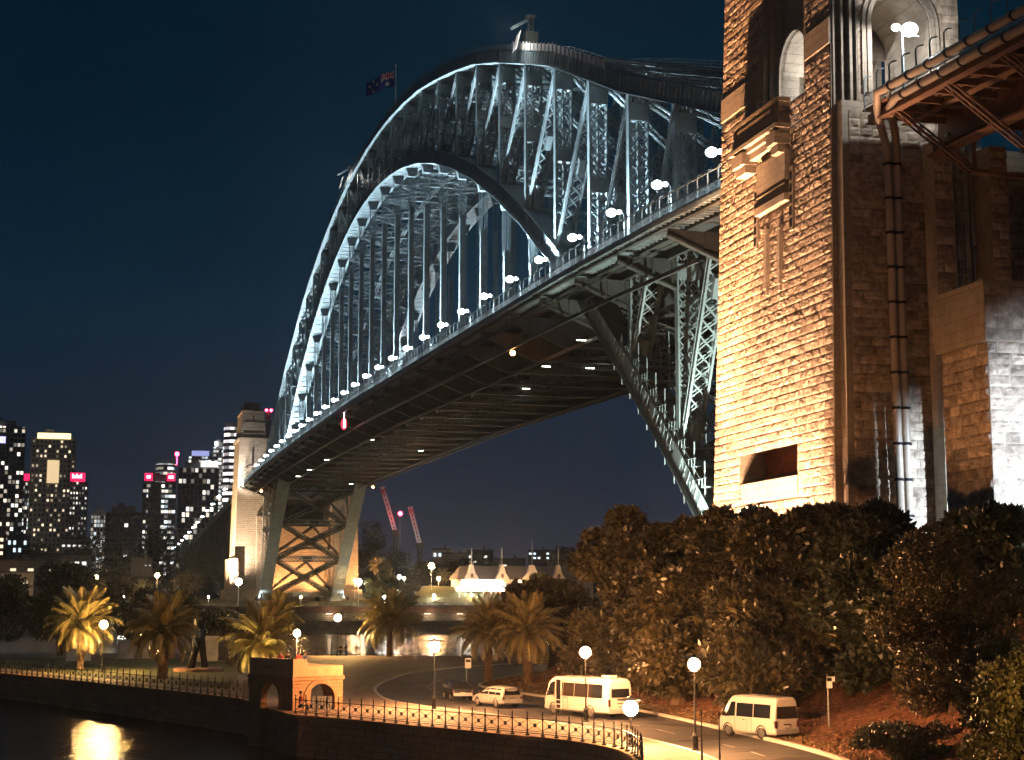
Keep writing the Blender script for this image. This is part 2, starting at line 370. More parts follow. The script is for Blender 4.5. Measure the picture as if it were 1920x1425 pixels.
for n in range(29):
    y = n*PN; mb = MB(); z = zd(y)-1.65; D = 4.4
    mb.bar((-14, y, z), (14, y, z), .9, .3); mb.bar((-15, y, z-D), (15, y, z-D), 1.1, .3)
    for s in (-1, 1):
        mb.box(min(s*9, s*15), max(s*9, s*15), y-.12, y+.12, z-D, z)
        # tapered cantilever bracket
        mb.add([(s*15, y-.1, z), (s*24.3, y-.1, z+.2), (s*24.3, y-.1, z-.6), (s*15, y-.1, z-D), (s*15, y+.1, z), (s*24.3, y+.1, z+.2), (s*24.3, y+.1, z-.6), (s*15, y+.1, z-D)],
               ((0, 1, 2, 3), (7, 6, 5, 4), (0, 4, 5, 1), (1, 5, 6, 2), (2, 6, 7, 3)))
        mb.bar((s*15, y, z-D), (s*24.3, y, z-.6), .9, .25)
        for k in range(3):
            x = s*(17+k*2.6); mb.box(x-.15, x+.15, y-.3, y+.3, z-D+1.2+k*1.2, z)
    for k in range(6):
        x0 = -9+k*3; mb.bar((x0, y, z-(D if k % 2 else 0)), (x0+3, y, z-(0 if k % 2 else D)), .45, .35); mb.box(x0-.2, x0+.2, y-.3, y+.3, z-D, z)
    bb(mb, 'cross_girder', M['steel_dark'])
soff = MB()   # laced wind bracing under the deck, inspection rails and pipes
for n in range(28):
    y = n*PN; y2 = y+PN; z = zd(y)-6.2; z2 = zd(y2)-6.2
    for s in (-1, 1):
        soff.laced((s*14, y, z+.3), (-s*14, y2, z2+.3), .7, .4, (0, 1, 0), 2.2, .18, .12)
        for X in (14.2, 20.5): soff.bar((s*X, y, z-.3+(1.6 if X > 15 else 0)), (s*X, y2, z2-.3+(1.6 if X > 15 else 0)), .3, .5)
        soff.bar((s*23.2, y, zd(y)-2.9), (s*23.2, y2, zd(y2)-2.9), .1); soff.bar((s*23.2, y, zd(y)-2.2), (s*23.2, y2, zd(y2)-2.2), .08)
bb(soff, 'wind_bracing', M['steel_dark'])
ribs = MB()
for i in range(int(537/1.5)):
    y = -19+i*1.5
    if y > 250 and i % 2: continue
    if i == 0: [ribs.bar((s*24.9, a, zd(a)-.65), (s*24.9, b, zd(b)-.65), .1, .3) for s in (-1, 1) for a, b in zip(ys, ys[1:])]
    for s in (-1, 1):
        x0, x1 = sorted((s*21.4, s*24.9)); ribs.box(x0, x1, y-.09, y+.09, zd(y)-.85, zd(y)-.46)
bb(ribs, 'footway_rib', M['steel'])
for s in (-1, 1):
    rl = MB(); y = -19
    x = s*24.55
    yy = [-19+i*2.99 for i in range(180)]
    for i, (a, b) in enumerate(zip(yy, yy[1:])):
        A, B = zd(a), zd(b); near = a < 230
        rl.bar((x, a, A-.3), (x, a, A+2.4), .13)
        if near: rl.tube([(x, a, A+2.2), (x, a, A+2.5), (x-s*.15, a, A+2.75), (x-s*.55, a, A+2.85)], .055, 5)
        for h in (.15, 1.15, 2.4): rl.bar((x, a, A+h), (x, b, B+h), .08, .1)
        k = 8 if a < 130 else 4
        for j in range(1, k): 
            f = j/k; rl.bar((x, a+(b-a)*f, A+(B-A)*f+.1), (x, a+(b-a)*f, A+(B-A)*f+1.2), .045)
        rl.bar((x+s*.12, a, A-.15), (x+s*.12, b, B-.15), .1, .5)
    bb(rl, 'deck_railing', M['steel'])
    ir = MB()
    for i, (a, b) in enumerate(zip(yy, yy[1:])):
        x = s*20.2; A, B = zd(a), zd(b); ir.bar((x, a, A), (x, a, A+1.5), .1)
        for h in (.8, 1.5): ir.bar((x, a, A+h), (x, b, B+h), .08)
    bb(ir, 'inner_railing', M['steel'])
# foot bearings at both ends
for n in (0, 28):
    for X in (-15, 15):
        y = n*PN; d = 1 if n == 28 else -1; mb = MB(); z = zl(n)
        mb.add([(X+s*w_, y+d*k, zz) for zz, w_, k0, k1 in ((z-3, 3.4, -4, 5), (z+4, 1.9, -1.5, 4)) for s in (-1, 1) for k in (k0, k1)],
               ((0, 1, 5, 4), (2, 6, 7, 3), (0, 4, 6, 2), (1, 3, 7, 5), (0, 2, 3, 1), (4, 5, 7, 6)))
        for k in (-2.4, -1.2, 0, 1.2, 2.4): mb.box(X+k-.1, X+k+.1, y-3.8, y+3.8, z-3, z+2)
        bb(mb, 'bearing', M['steel'])
# laced X bracing between the bottom chords at the far foot (and near foot)
for m0, m1 in ((28, 27), (27, 26), (26, 25), (0, 1), (1, 2), (2, 3)):
    mb = MB(); a = Vector((0, m0*PN, zl(m0))); b = Vector((0, m1*PN, zl(m1)))
    for s in (-1, 1):
        mb.laced((s*13.3, a.y, a.z), (-s*13.3, b.y, b.z), 1.9, 1.0, (0, 1, 1), 1.7, .3, .24, True)
    c = (a+b)/2; mb.box(-2.2, 2.2, c.y-.7, c.y+.7, c.z-1.6, c.z+1.6)
    mb.laced((-13.3, b.y, b.z), (13.3, b.y, b.z), 1.8, .8, (0, 0, 1), 1.5, .25, .2, True); mb.box(-1.8, 1.8, b.y-.6, b.y+.6, b.z-1.2, b.z+1.2)
    for s in (-1, 1): mb.laced((s*13.3, a.y+3, a.z+2), (0, b.y+3, b.z-1), .8, .5, (0, 1, 1), 1.7, .2, .15, True)
    bb(mb, 'portal_bracing', M['steel_dark'])
# work scaffold hanging inside the near end panel
mb = MB()
for lev in range(9):
    y0 = 9+lev*3.3; z = zl((y0+1)/PN)+2.2
    for y in (y0, y0+3.5, y0+7):
        for x in (-16.6, -13.4, -11): mb.bar((x, y, z-1.6), (x, y, z+3), .14)
    for x in (-16.6, -13.4, -11):
        for h in (1.0, 0): mb.bar((x, y0-.5, z+h), (x, y0+8, z+h), .11)
        mb.bar((x, y0, z), (x, y0+3.5, z+2.6), .1); mb.bar((x, y0+7, z), (x, y0+3.5, z+2.6), .1)
    mb.box(-16.6, -11, y0-.5, y0+7.5, z-.12, z)
    for k in range(8): mb.bar((-16.7, y0-.3+k, z+.05), (-16.7, y0-.3+k, z+1), .08)
scaf = mb.build('work_scaffold', M['steel']); tag(scaf, 'pale tube scaffold stepping up inside the near foot of the steel arch', 'scaffold')
# ---------------------------------------------------------------- deck street lamps
M['lampw'] = emat('white_lamp_glow', (.92, .97, 1), 11)
M['lampo'] = emat('sodium_lamp_glow', (1, .55, .2), 160)
M['red'] = emat('red_light_glow', (1, .02, .06), 60)
def deck_lamp():
    e = empty('street_lamp'); p = MB(); p.tube([(0, 0, 0), (0, 0, 6.6), (.1, 0, 7.1), (.5, 0, 7.35), (1.5, 0, 7.4)], [.14, .1, .09, .08, .07], 6)
    p.lathe([(.25, 0), (.22, .9), (.14, 1.0)], 0, 0, 0, 8); p.build('pole', M['steel'], e)
    h = MB(); h.box(1.2, 2.5, -.32, .32, 7.3, 7.55); h.build('lamp_head', M['steel'], e)
    g = MB(); g.sphere((1.85, 0, 7.1), .72, 12, 8, .8); g.sphere((.75, 0, 7.25), .36, 10, 6, .9); g.build('lamp_glass', M['lampw'], e)
    return e
lp = deck_lamp()
def lamp_near(y): return y < 230
for side in (-1, 1):
    for n in range(-1, 29):
        y = n*PN+14.2-PN if side < 0 else n*PN+5
        if y < -60: continue
        o = lp if (side, n) == (-1, -1) else copy_tree(lp)
        x = side*18.4; o.location = (x, y, zd(y)); o.rotation_euler = (0, 0, 0 if side > 0 else R(180))
        k_ = ORD[n+1]
        o['label'] = ('glowing white street lamp on the near deck edge, %s from the foreground pylon' if side < 0 else 'white street lamp on the far deck edge, %s from the foreground pylon') % k_
        o['category'] = 'street lamp'; o['group'] = 'white street lamps along the near side of the bridge deck' if side < 0 else 'white street lamps along the far side of the bridge deck'
        if side < 0 or n % 3 == 0:
            light('street_lamp_light', 'SPOT', (x+(-1.85 if side < 0 else 1.85), y, zd(y)+6.2), 5200, (.86, .95, 1), target=(x+(-1.9 if side < 0 else 1.9), y, 0), size=.4, spot=165, blend=.3)
# floodlights on the deck edge shining up on the steelwork
def floodlight(loc, target, power, color, label, group=None, size=.9, spot=70, glow=None, mount=True):
    d = (Vector(target)-Vector(loc)).normalized()
    e = empty('floodlight', loc, 0, label, 'floodlight', group)
    h = MB(); q = d.to_track_quat('-Z', 'Y').to_matrix().to_4x4()
    h.box(-size/2, size/2, -size/2, size/2, .02, .5*size, M=q)
    for k in range(5): h.box(-size/2+.02+k*size/5, -size/2+.06+k*size/5, -size/2, size/2, .5*size, .62*size, M=q)
    h.build('housing', M['iron'], e)
    f = MB(); f.box(-size*.42, size*.42, -size*.42, size*.42, -.03, .018, M=q); f.build('lens', glow or M['lampw'], e)
    v = MB()
    for a in ((-.52, -.47, -.5, .5), (.47, .52, -.5, .5), (-.5, .5, -.52, -.47), (-.5, .5, .47, .52)): v.box(a[0]*size, a[1]*size, a[2]*size, a[3]*size, -size*.75, .02, M=q)
    v.build('visor', M['iron'], e)
    b = MB(); b.bar((-.6*size, 0, 0), (-.6*size, 0, -.9*size), .06); b.bar((.6*size, 0, 0), (.6*size, 0, -.9*size), .06); b.bar((-.62*size, 0, -.9*size), (.62*size, 0, -.9*size), .08); b.build('bracket', M['iron'], e)
    light('floodlight_beam', 'SPOT', tuple(Vector(loc)+d*.12), power, color, target=target, size=.25, spot=spot, blend=.7)
    return e
# ================================================================ granite pylons
from mathutils import noise as _nz
def noise2(u, v, s): return _nz.noise(Vector((u, v, s)))
road_in = [(10, 40), (-18, 33), (-26.2, 28.2), (-36.1, 14.6), (-43, 2.5), (-47.9, -7.6), (-49.5, -13), (-49.6, -18.6), (-48.8, -29.9), (-47.3, -40.6), (-46.6, -50), (-46.8, -60.1), (-47.6, -73.7), (-48.2, -82.9), (-49.6, -92), (-53, -103), (-58, -114)]
def seg_d(px, py, line):
    best = 1e9
    for (x0, y0), (x1, y1) in zip(line, line[1:]):
        dx, dy = x1-x0, y1-y0; t = max(0, min(1, ((px-x0)*dx+(py-y0)*dy)/(dx*dx+dy*dy))); q = math.hypot(px-x0-dx*t, py-y0-dy*t)
        best = min(best, q)
    return best
ri_c = road_in
def x_in(y):   # x of the inner kerb at y
    for (x0, y0), (x1, y1) in zip(ri_c, ri_c[1:]):
        if y1 <= y <= y0: return x0+(x1-x0)*(y-y0)/(y1-y0)
    return 10 if y > 40 else -58
def sstep(t): t = max(0, min(1, t)); return t*t*(3-2*t)
def hz(x, y):
    if x < x_in(y): return 2.8
    d = seg_d(x, y, ri_c)
    h = 10.5*sstep((d-1)/26)+3*sstep((d-26)/30)
    h *= sstep((40-y)/34+.15) if y > 0 else 1
    return 2.95+h+(.25*noise2(x*.2, y*.2, 3)+.12*noise2(x*.7, y*.7, 5))*sstep(d/4)
def farz(x, y):
    s = y-(440-.25*(x+10)); s = max(0, s); lawn = 9.6+min(s, 60)*.035
    hill = 16*sstep((s-110)/260)+22*sstep((s-350)/900)
    # mound of lawn on the right
    lawn += 7.5*math.exp(-((x-48)/26)**2-((s-32)/22)**2)+3.0*math.exp(-((x+62)/26)**2-((s-70)/40)**2)
    return lawn+hill
def hzz(x, y): return hz(x, y)+1.1
def rock_wall(mb, fr, u0, u1, z0, z1, holes=(), course=.8, blk=1.7, depth=.2, nu=6, nv=5, seed=1):
    r = random.Random(seed); k = int(round((z1-z0)/course))
    for c in range(k):
        a = z0+c*course; b = a+course; mid = (a+b)/2
        segs = [(u0, u1)]
        for h0, h1, hz0, hz1 in holes:
            if hz0 <= mid <= hz1:
                ns = []
                for p, q in segs:
                    if h1 <= p or h0 >= q: ns.append((p, q)); continue
                    if h0 > p: ns.append((p, h0))
                    if h1 < q: ns.append((h1, q))
                segs = ns
        for p, q in segs:
            u = p; first = True
            while u < q-1e-4:
                w = blk*r.uniform(.65, 1.35)*(.6 if first and c % 2 else 1); first = False
                e = min(q, u+w)
                if q-e < blk*.4: e = q
                tint = min(1, max(0, r.gauss(.5, .24))); am = depth*r.uniform(.45, 1.15); sx_ = r.uniform(0, 99)
                vs = []
                for j in range(nv+1):
                    for i in range(nu+1):
                        fu, fv = i/nu, j/nv; edge = min(1, 5*min(fu, 1-fu)*(e-u)/course)*min(1, 3.2*min(fv, 1-fv)+(.0))
                        hh = 0 if i in (0, nu) or j in (0, nv) else am*(.6+.4*edge)*(.7+.75*noise2((u+fu*(e-u))*1.6+sx_, (a+fv*course)*2.2, seed)+.45*noise2((u+fu*(e-u))*5.1+sx_, (a+fv*course)*6.3, seed+7))
                        jx = 0 if i in (0, nu) else r.uniform(-.03, .03)
                        g = .02
                        vs.append(fr(u+g+(e-u-2*g)*fu+jx, a+g+(course-2*g)*fv, hh))
                mb.add(vs, [(j*(nu+1)+i, j*(nu+1)+i+1, (j+1)*(nu+1)+i+1, (j+1)*(nu+1)+i) for j in range(nv) for i in range(nu)], tint)
                u = e
def arch_plate(mb, fr, u0, u1, z0, z1, uc, r, zs, w0, w1, n=14):
    """plate with an arched opening, thickness w0..w1 along the normal"""
    pts = [(uc-r, z0)]+[(uc-r*math.cos(math.pi*i/n), zs+r*math.sin(math.pi*i/n)) for i in range(n+1)]+[(uc+r, z0)]
    for w in (w0, w1):
        mb.quad(fr(u0, z0, w), fr(uc-r, z0, w), fr(uc-r, z1, w), fr(u0, z1, w)); mb.quad(fr(uc+r, z0, w), fr(u1, z0, w), fr(u1, z1, w), fr(uc+r, z1, w))
        for i in range(n):
            a, b = pts[1+i], pts[2+i]; mb.quad(fr(*a, w), fr(*b, w), fr(b[0], z1, w), fr(a[0], z1, w))
    for a, b in zip(pts, pts[1:]): mb.quad(fr(*a, w0), fr(*b, w0), fr(*b, w1), fr(*a, w1))
    mb.quad(fr(u0, z0, w0), fr(u0, z1, w0), fr(u0, z1, w1), fr(u0, z0, w1)); mb.quad(fr(u1, z0, w0), fr(u1, z1, w0), fr(u1, z1, w1), fr(u1, z0, w1))
def arch_ring(mb, fr, uc, zs, r0, r1, w0, w1, n=16, z0=None):
    for i in range(n):
        a, b = math.pi*i/n, math.pi*(i+1)/n
        P = [(uc-r*math.cos(t), zs+r*math.sin(t)) for r, t in ((r0, a), (r1, a), (r1, b), (r0, b))]
        mb.add([fr(*p, w) for w in (w0, w1) for p in P], ((0, 1, 2, 3), (7, 6, 5, 4), (0, 4, 5, 1), (1, 5, 6, 2), (2, 6, 7, 3), (3, 7, 4, 0)))
    if z0 is not None:
        for s in (-1, 1):
            a, b = sorted((uc+s*r0, uc+s*r1)); P = [(a, z0), (b, z0), (b, zs), (a, zs)]
            mb.add([fr(*p, w) for w in (w0, w1) for p in P], ((0, 1, 2, 3), (7, 6, 5, 4), (0, 4, 5, 1), (1, 5, 6, 2), (2, 6, 7, 3), (3, 7, 4, 0)))
# local pylon frame: x -27..-14, y -46..-19 (near, east). batter as measured
def bat(x, y, z):
    k = max(0, min(z, 80)-20); t = (y+46)/27
    return (x+.026*k*(-14-x)/13, y+k*(.014*(1-t)-.042*t), z)
near = empty('stone_pylon', (-20.5, -32.5, 9), 0, 'towering rock-faced granite pylon in the foreground, floodlit orange, with a balcony and arch', 'bridge pylon')
def pb(mb, name, m, par=near, smooth=False):
    o = mb.build(name, m, smooth=smooth); o.parent = par; o.matrix_parent_inverse = Matrix.Translation(-par.location); return o
def E(u, z, h): return bat(-27-h, u, z)          # east face, u = y
def Sf(u, z, h): return bat(u, -47.4-h, z)        # south face, u = x
ZT = 78
core = MB()
def cbox(x0, x1, y0, y1, z0, z1, mb=core):
    vs = [bat(x, y, z) for z in (z0, z1) for y in (y0, y1) for x in (x0, x1)]
    mb.add(vs, ((0, 2, 3, 1), (4, 5, 7, 6), (0, 1, 5, 4), (2, 6, 7, 3), (0, 4, 6, 2), (1, 3, 7, 5)))
cbox(-24.2, -14, -46, -19.05, 8, 54.2)            # solid shaft under the deck
for a, b in ((-46, -38.6), (-25.6, -19.05)): cbox(-26.98, -24.2, a, b, 22, 25.4)
cbox(-26.98, -24.2, -46, -19.05, 8, 22); cbox(-26.98, -24.2, -46, -19.05, 25.4, 54.2)
for xa, xb in ((-25.3, -23.6), (-17.2, -14)):
    for ya, yb in ((-46, -38.4), (-31.8, -19.05)): cbox(xa, xb, ya, yb, 54.2, 78)
for ya, yb in ((-46, -40.4), (-29.8, -19.05)): cbox(-26.98, -25.3, ya, yb, 54.2, 78)
cbox(-23.6, -17.2, -46, -19.05, 66.5, 78)
pb(core, 'core', M['smooth'])
sk = MB()
rock_wall(sk, E, -45.9, -19.0, 9, ZT, holes=[(-40.4, -29.8, 57.3, 99), (-46, -19, 59.8, 62.2), (-37.1, -29.9, 47.6, 52.6), (-38.8, -25.5, 22.2, 25.3), (-38.8, -26.2, 20.5, 22.2)], seed=3, nu=11, nv=7, depth=.10, blk=1.35)
pb(sk, 'rock_face', M['rock'])
bt = MB()   # belt course, panel, sills
for a, b in ((-45.95, -40.4), (-29.8, -19.0)):
    if a > -40: pb(bt, 'belt_course', M['smooth']); bt = MB()
    for k in range(3): bt.add([E(u, z, h) for h in (0, .16) for u, z in ((a, 59.8+k*.8), (b, 59.8+k*.8), (b, 60.58+k*.8), (a, 60.58+k*.8))], ((4, 5, 6, 7), (0, 1, 5, 4), (1, 2, 6, 5), (2, 3, 7, 6), (3, 0, 4, 7)))
def pad(mb, u0, u1, z0, z1, h0, h1, fr=E):
    mb.add([fr(u, z, h) for h in (h0, h1) for u, z in ((u0, z0), (u1, z0), (u1, z1), (u0, z1))], ((4, 5, 6, 7), (0, 1, 5, 4), (1, 2, 6, 5), (2, 3, 7, 6), (3, 0, 4, 7), (0, 3, 2, 1)))
pb(bt, 'belt_course', M['smooth']); bt = MB()
pad(bt, -38.8, -26.2, 20.5, 22.2, -.2, .12)
pb(bt, 'niche_sill', M['smooth'])
pn_ = MB(); pad(pn_, -36.9, -30.1, 48.3, 52.5, 0, .55); pad(pn_, -37.1, -29.9, 47.6, 48.3, 0, .7); pad(pn_, -36.95, -30.05, 49.2, 49.3, 0, .6)
pb(pn_, 'blank_panel', M['smooth'])
for uc in (-29.2, -37.7):     # slots with banded quoins beside the panel
    q = MB(); pad(q, uc-.4, uc+.4, 44.6, 50.6, 0, .28); pb(q, 'slot_frame', M['smooth'])
    w = MB()
    for k in range(5): pad(w, uc-.28, uc+.28, 44.9+k*1.1, 45.7+k*1.1, .28, .3)
    pb(w, 'slot', M['iron'])
for uc, z0, z1 in ((-32.0, 39.6, 45.5), (-35.1, 39.5, 45.3)):
    q = MB(); pad(q, uc-.3, uc+.3, z0+.6, z1, 0, .42); pad(q, uc-.22, uc+.22, z0, z0+.6, 0, .3); pad(q, uc-.4, uc+.4, z1, z1+.35, 0, .5); pb(q, 'pilaster_strip', M['smooth'])
# window niche
wn = MB(); 
wn.quad(bat(-24.3, -38.7, 22.0), bat(-24.3, -25.6, 22.0), bat(-24.3, -25.6, 25.4), bat(-24.3, -38.7, 25.4))
pb(wn, 'niche_back', mat('dark_red_stone', (.16, .045, .025), .9, 0, .4, 1.2))
gr = MB()
for k in range(3): gr.box(-26.6, -26.5, -38.6, -25.7, 22.3+k*.12, 22.36+k*.12)
pb(gr, 'niche_rail', M['iron'])
# balcony with moulding and corbels
bal = MB()
prof = [(1.5, 57.4, 57.0), (1.25, 57.0, 56.0), (1.35, 56.0, 54.9), (1.7, 54.9, 54.5), (1.25, 54.5, 54.0), (.9, 54.0, 53.3)]
for h, zt_, zb in prof: pad(bal, -36.9-(h-1.25)*.5, -25.5+(h-1.25)*.5, zb, zt_, 0, h)
pad(bal, -35.8, -27.2, 55.2, 56.6, 1.25, 1.52)
for a, b in ((-36.9, -34.9), (-28.9, -26.0)):
    pad(bal, a, b, 53.0, 54.2, 0, 1.7); pad(bal, a+.15, b-.15, 52.2, 53.0, 0, 1.25)
pb(bal, 'balcony', M['smooth'])
# flutes: recess jambs
fl = MB()
for s, y0 in ((-1, -29.8), (1, -40.4)):
    for k in range(3):
        a = y0+s*(k*.62); vs = [bat(x, y, z) for z in (57.3, ZT) for x, y in ((-26.95+k*.5, a), (-25.2, a), (-25.2, a+s*.4), (-26.95+k*.5, a+s*.4))]
        fl.add(vs, ((0, 1, 5, 4), (1, 2, 6, 5), (2, 3, 7, 6), (3, 0, 4, 7), (4, 5, 6, 7), (0, 3, 2, 1)))
pb(fl, 'fluted_jamb', M['smooth'])
# south-east corner reveals (vertical ribs) on near pylon
cr_ = MB()
for k in range(3):
    cbox(-26.9+k*.62, -26.62+k*.62, -46.2-k*.5, -45.9, 8, ZT, cr_)
cbox(-26.6, -14, -47.35, -46.0, 8, 54.2, cr_)
for a, b in ((-25.0, -23.6), (-17.2, -14)): cbox(a, b, -47.35, -46.0, 54.2, ZT, cr_)
cbox(-23.6, -17.2, -47.35, -46.0, 66.5, ZT, cr_)
pb(cr_, 'corner_ribs', M['smooth'])
sf = MB()
rock_wall(sf, Sf, -25.9, -14, 8.6, 53.4, seed=9, nu=4, nv=4, depth=.12)
pb(sf, 'rock_face', M['rock']); sf = MB(); rock_wall(sf, Sf, -24.9, -23.7, 54.2, ZT, seed=10, nu=4, nv=4, depth=.08); pb(sf, 'rock_face', M['rock']); sf = MB(); rock_wall(sf, Sf, -17.1, -14, 54.2, ZT, seed=11, nu=4, nv=4, depth=.08)
pb(sf, 'rock_face', M['rock'])
# arches: east recess back wall and the footway passage
ar = MB()
arch_plate(ar, lambda u, z, w: bat(-25.3+w, u, z), -40.4, -29.8, 57.3, ZT, -35.1, 3.3, 61.2, 0, 1.7)
arch_plate(ar, lambda u, z, w: bat(-17.2+w, u, z), -40.4, -29.8, 54.2, ZT, -35.1, 3.3, 61.2, 0, 1.7)
arch_plate(ar, lambda u, z, w: bat(u, -47.38+w, z), -23.6, -17.2, 54.2, 66.6, -20.4, 3.1, 61.6, 0, 1.5)
arch_plate(ar, lambda u, z, w: bat(u, -20.6+w, z), -23.6, -17.2, 54.2, 66.6, -20.4, 3.1, 61.6, 0, 1.5)
pb(ar, 'arched_walls', M['smooth'])
mr_ = MB()
arch_ring(mr_, lambda u, z, w: bat(-25.3-w, u, z), -35.1, 61.2, 3.3, 4.5, 0, .35, z0=58.6)
arch_ring(mr_, lambda u, z, w: bat(-25.3-w, u, z), -35.1, 61.2, 3.3, 3.75, 0, .6, z0=58.6)
pb(mr_, 'arch_moulding', M['smooth']); mr_ = MB()
arch_ring(mr_, lambda u, z, w: bat(u, -47.5-w, z), -20.4, 61.6, 3.15, 3.6, 0, .25, z0=55); arch_ring(mr_, lambda u, z, w: bat(u, -47.5-w, z), -20.4, 61.6, 3.6, 4.1, 0, .12, z0=55)
pb(mr_, 'arch_moulding', M['smooth'])
vt = MB()
for i in range(14):
    a, b = math.pi*i/14, math.pi*(i+1)/14
    f = lambda t, x: bat(x, -35.1-3.3*math.cos(t), 61.2+3.3*math.sin(t)); vt.quad(f(a, -23.6), f(b, -23.6), f(b, -17.2), f(a, -17.2))
    g = lambda t, y: bat(-20.4-3.2*math.cos(t), y, 61.6+3.2*math.sin(t))
    for y0, y1 in ((-46, -38.6), (-31.6, -20)): vt.quad(g(a, y0), g(b, y0), g(b, y1), g(a, y1))
pb(vt, 'vault', M['smooth'])
cap = MB()
for z0, z1, g in ((78, 90, -1.4), (90, 91, -.8), (91, 95, -3)):
    x0, y0, _ = bat(-27, -46, 80); x1, y1, _ = bat(-14, -19, 80); cap.box(x0-g, x1+g*.5, y0-g, y1+g, z0, z1)
pb(cap, 'parapet_stage', M['smooth'])
# white footway lamp inside the archway and wall lamp pole
wl = empty('arch_lamp', (-21.2, -49.5, 54.0), 0, 'white glowing lamp on a post in front of the footway archway of the near pylon', 'street lamp')
m_ = MB(); m_.tube([(0, 0, 0), (0, 0, 6.0)], .09, 6); m_.bar((0, 0, 5.7), (1.6, 0, 5.5), .09); m_.build('pole', M['steel'], wl)
m_ = MB(); m_.sphere((.65, -.1, 6.0), .75, 12, 8, .8); m_.sphere((-.6, -.05, 6.1), .4, 12, 8, .8); m_.build('lamp_glass', M['lampw'], wl)
light('arch_lamp_light', 'POINT', (-20.9, -50.9, 59.2), 3500, (.95, .97, 1), size=.3)
light('arch_lamp_light', 'POINT', (-20.4, -35.1, 59.2), 2500, (.95, .97, 1), size=.4)
# floodlights for the near pylon
WARM = (1, .54, .31); WARM2 = (1, .66, .34)
g_ = 'orange floodlights in the bushes below the near pylon'
for i, y in enumerate((-21, -26.5, -32, -37.5, -42.5)):
    floodlight((-32.2, y, hzz(-32.2, y)+.4), (-27.3, y+(4 if i == 4 else 1), 60), 105000, WARM, 'orange floodlight at the foot of the near pylon, %s from the steel arch' % ORD[i], g_, .5, 85, M['lampo'])
for i, y in enumerate((-22.5, -31, -43)): floodlight((-34.2, y, hzz(-34.2, y)+.4), (-26.6, y+(0 if i != 1 else 1.5), 70), 850000, (1, .48, .22), 'orange floodlight with a narrow beam up the near pylon, %s from the steel arch' % ORD[i], None, .4, 36, M['lampo'])
# drain pipes coming down from the approach deck
pp = empty('drain_pipes', (-22, -49, 20), 0, 'pair of fat drain pipes running along the deck edge and down the near pylon', 'pipe')
def zpa(y): return zr(y)-2.6
for k, (x, off, mn) in enumerate(((-25.1, 0, .34), (-24.6, -1.0, .34))):
    mb = MB(); pts = [(x, -52.8-k*1.1-i*3.0, zpa(-52.8-i*3.0)+off+.55) for i in range(17, -1, -1)]
    if k == 0: pts += [(-24.9, -51.6, 53.4), (-24.4, -50.6, 52.2), (-23.6, -49.6, 51.2), (-23.0, -48.9, 50.6), (-22.55, -48.7, 49.4)]
    else: pts += [(-24.0, -52.0, 52.0), (-22.8, -50.2, 51.6), (-21.95, -49.1, 50.6), (-21.75, -48.8, 49.4)]
    x2, y2 = pts[-1][0], -48.75
    pts += [(x2, y2, 45), (x2, y2, 30), (x2+.1, y2, 12)]
    mb.tube(pts, mn, 12); o = mb.build('pipe', M['pipe'] if 'pipe' in M else M['steel'], smooth=True); o.parent = pp; o.matrix_parent_inverse = Matrix.Translation(-pp.location)
    cl = MB(); cl.tube([(x2+.05, y2, 12), (x2, y2, 49.4)], mn*.5, 6)
    for z in [12+i*3 for i in range(13)]: cl.lathe([(mn+.09, 0), (mn+.09, .22)], x2+.05*(49-z)/37, y2, z, 12)
    for i in range(17):
        a = Vector(pts[i]); b = Vector(pts[i+1]) 
        for f in (.5,):
            c = a.lerp(b, f); t = (b-a).normalized(); cl.tube([c-t*.1, c+t*.1], mn+.09, 12)
    o = cl.build('pipe_collar', M['iron']); o.parent = pp; o.matrix_parent_inverse = Matrix.Translation(-pp.location)
# ---------------------------------------------------------------- abutment wall south of the arch and approach pier
ab = empty('abutment_wall', (0, -44, 9), 0, 'dark massive granite abutment wall with tall buttresses between the near pylons', 'abutment')
a_ = MB(); a_.box(-14, 14, -46.2, -20, 6, 51); 
for x in (-18.6, -13.2, -6.5, 0, 6.5): a_.box(x, x+1.7, -49.4, -46.2 if x > -14 else -47.6, 6, 50.3)
a_.box(-13.6, 14, -46.9, -46.2, 42, 43.2); o = a_.build('wall', M['smooth']); o.parent = ab; o.matrix_parent_inverse = Matrix.Translation(-ab.location)
a_ = MB(); rock_wall(a_, lambda u, z, h: (u, -46.25-h, z), -11.4, -6.5, 6, 49.2, seed=21, nu=4, nv=4, depth=.14); rock_wall(a_, lambda u, z, h: (u, -46.25-h, z), -4.7, 6, 6, 49.2, seed=22, nu=3, nv=3, depth=.14)
for x in (-18.6, -13.2, -6.5): rock_wall(a_, lambda u, z, h: (u, -49.45-h, z), x, x+1.7, 6, 50, seed=23+int(x), nu=4, nv=4, depth=.12)
o = a_.build('rock_face', M['rock']); o.parent = ab; o.matrix_parent_inverse = Matrix.Translation(-ab.location)
cb = empty('cable_bundle', (-17.3, -47.9, 10), 0, 'thin vertical cables hanging down the dark abutment face beside the drain pipes', 'cables'); 
m_ = MB()
for i in range(6): m_.tube([(-17.2+i*.33+(.12 if i % 2 else 0), -49.9, 51), (-17.0+i*.35, -49.95, 30), (-16.9+i*.35, -49.9, 8)], .045, 5)
m_.box(-17.6, -15.0, -50.2, -49.6, 50.6, 50.9); o = m_.build('cables', M['steel']); o.parent = cb; o.matrix_parent_inverse = Matrix.Translation(-cb.location)
pr = empty('approach_pier', (-20, -66, 8), 0, 'pale blue-lit granite pier under the approach deck at the right edge', 'bridge pier')
m_ = MB(); px0, py0 = -26.9, -70.0
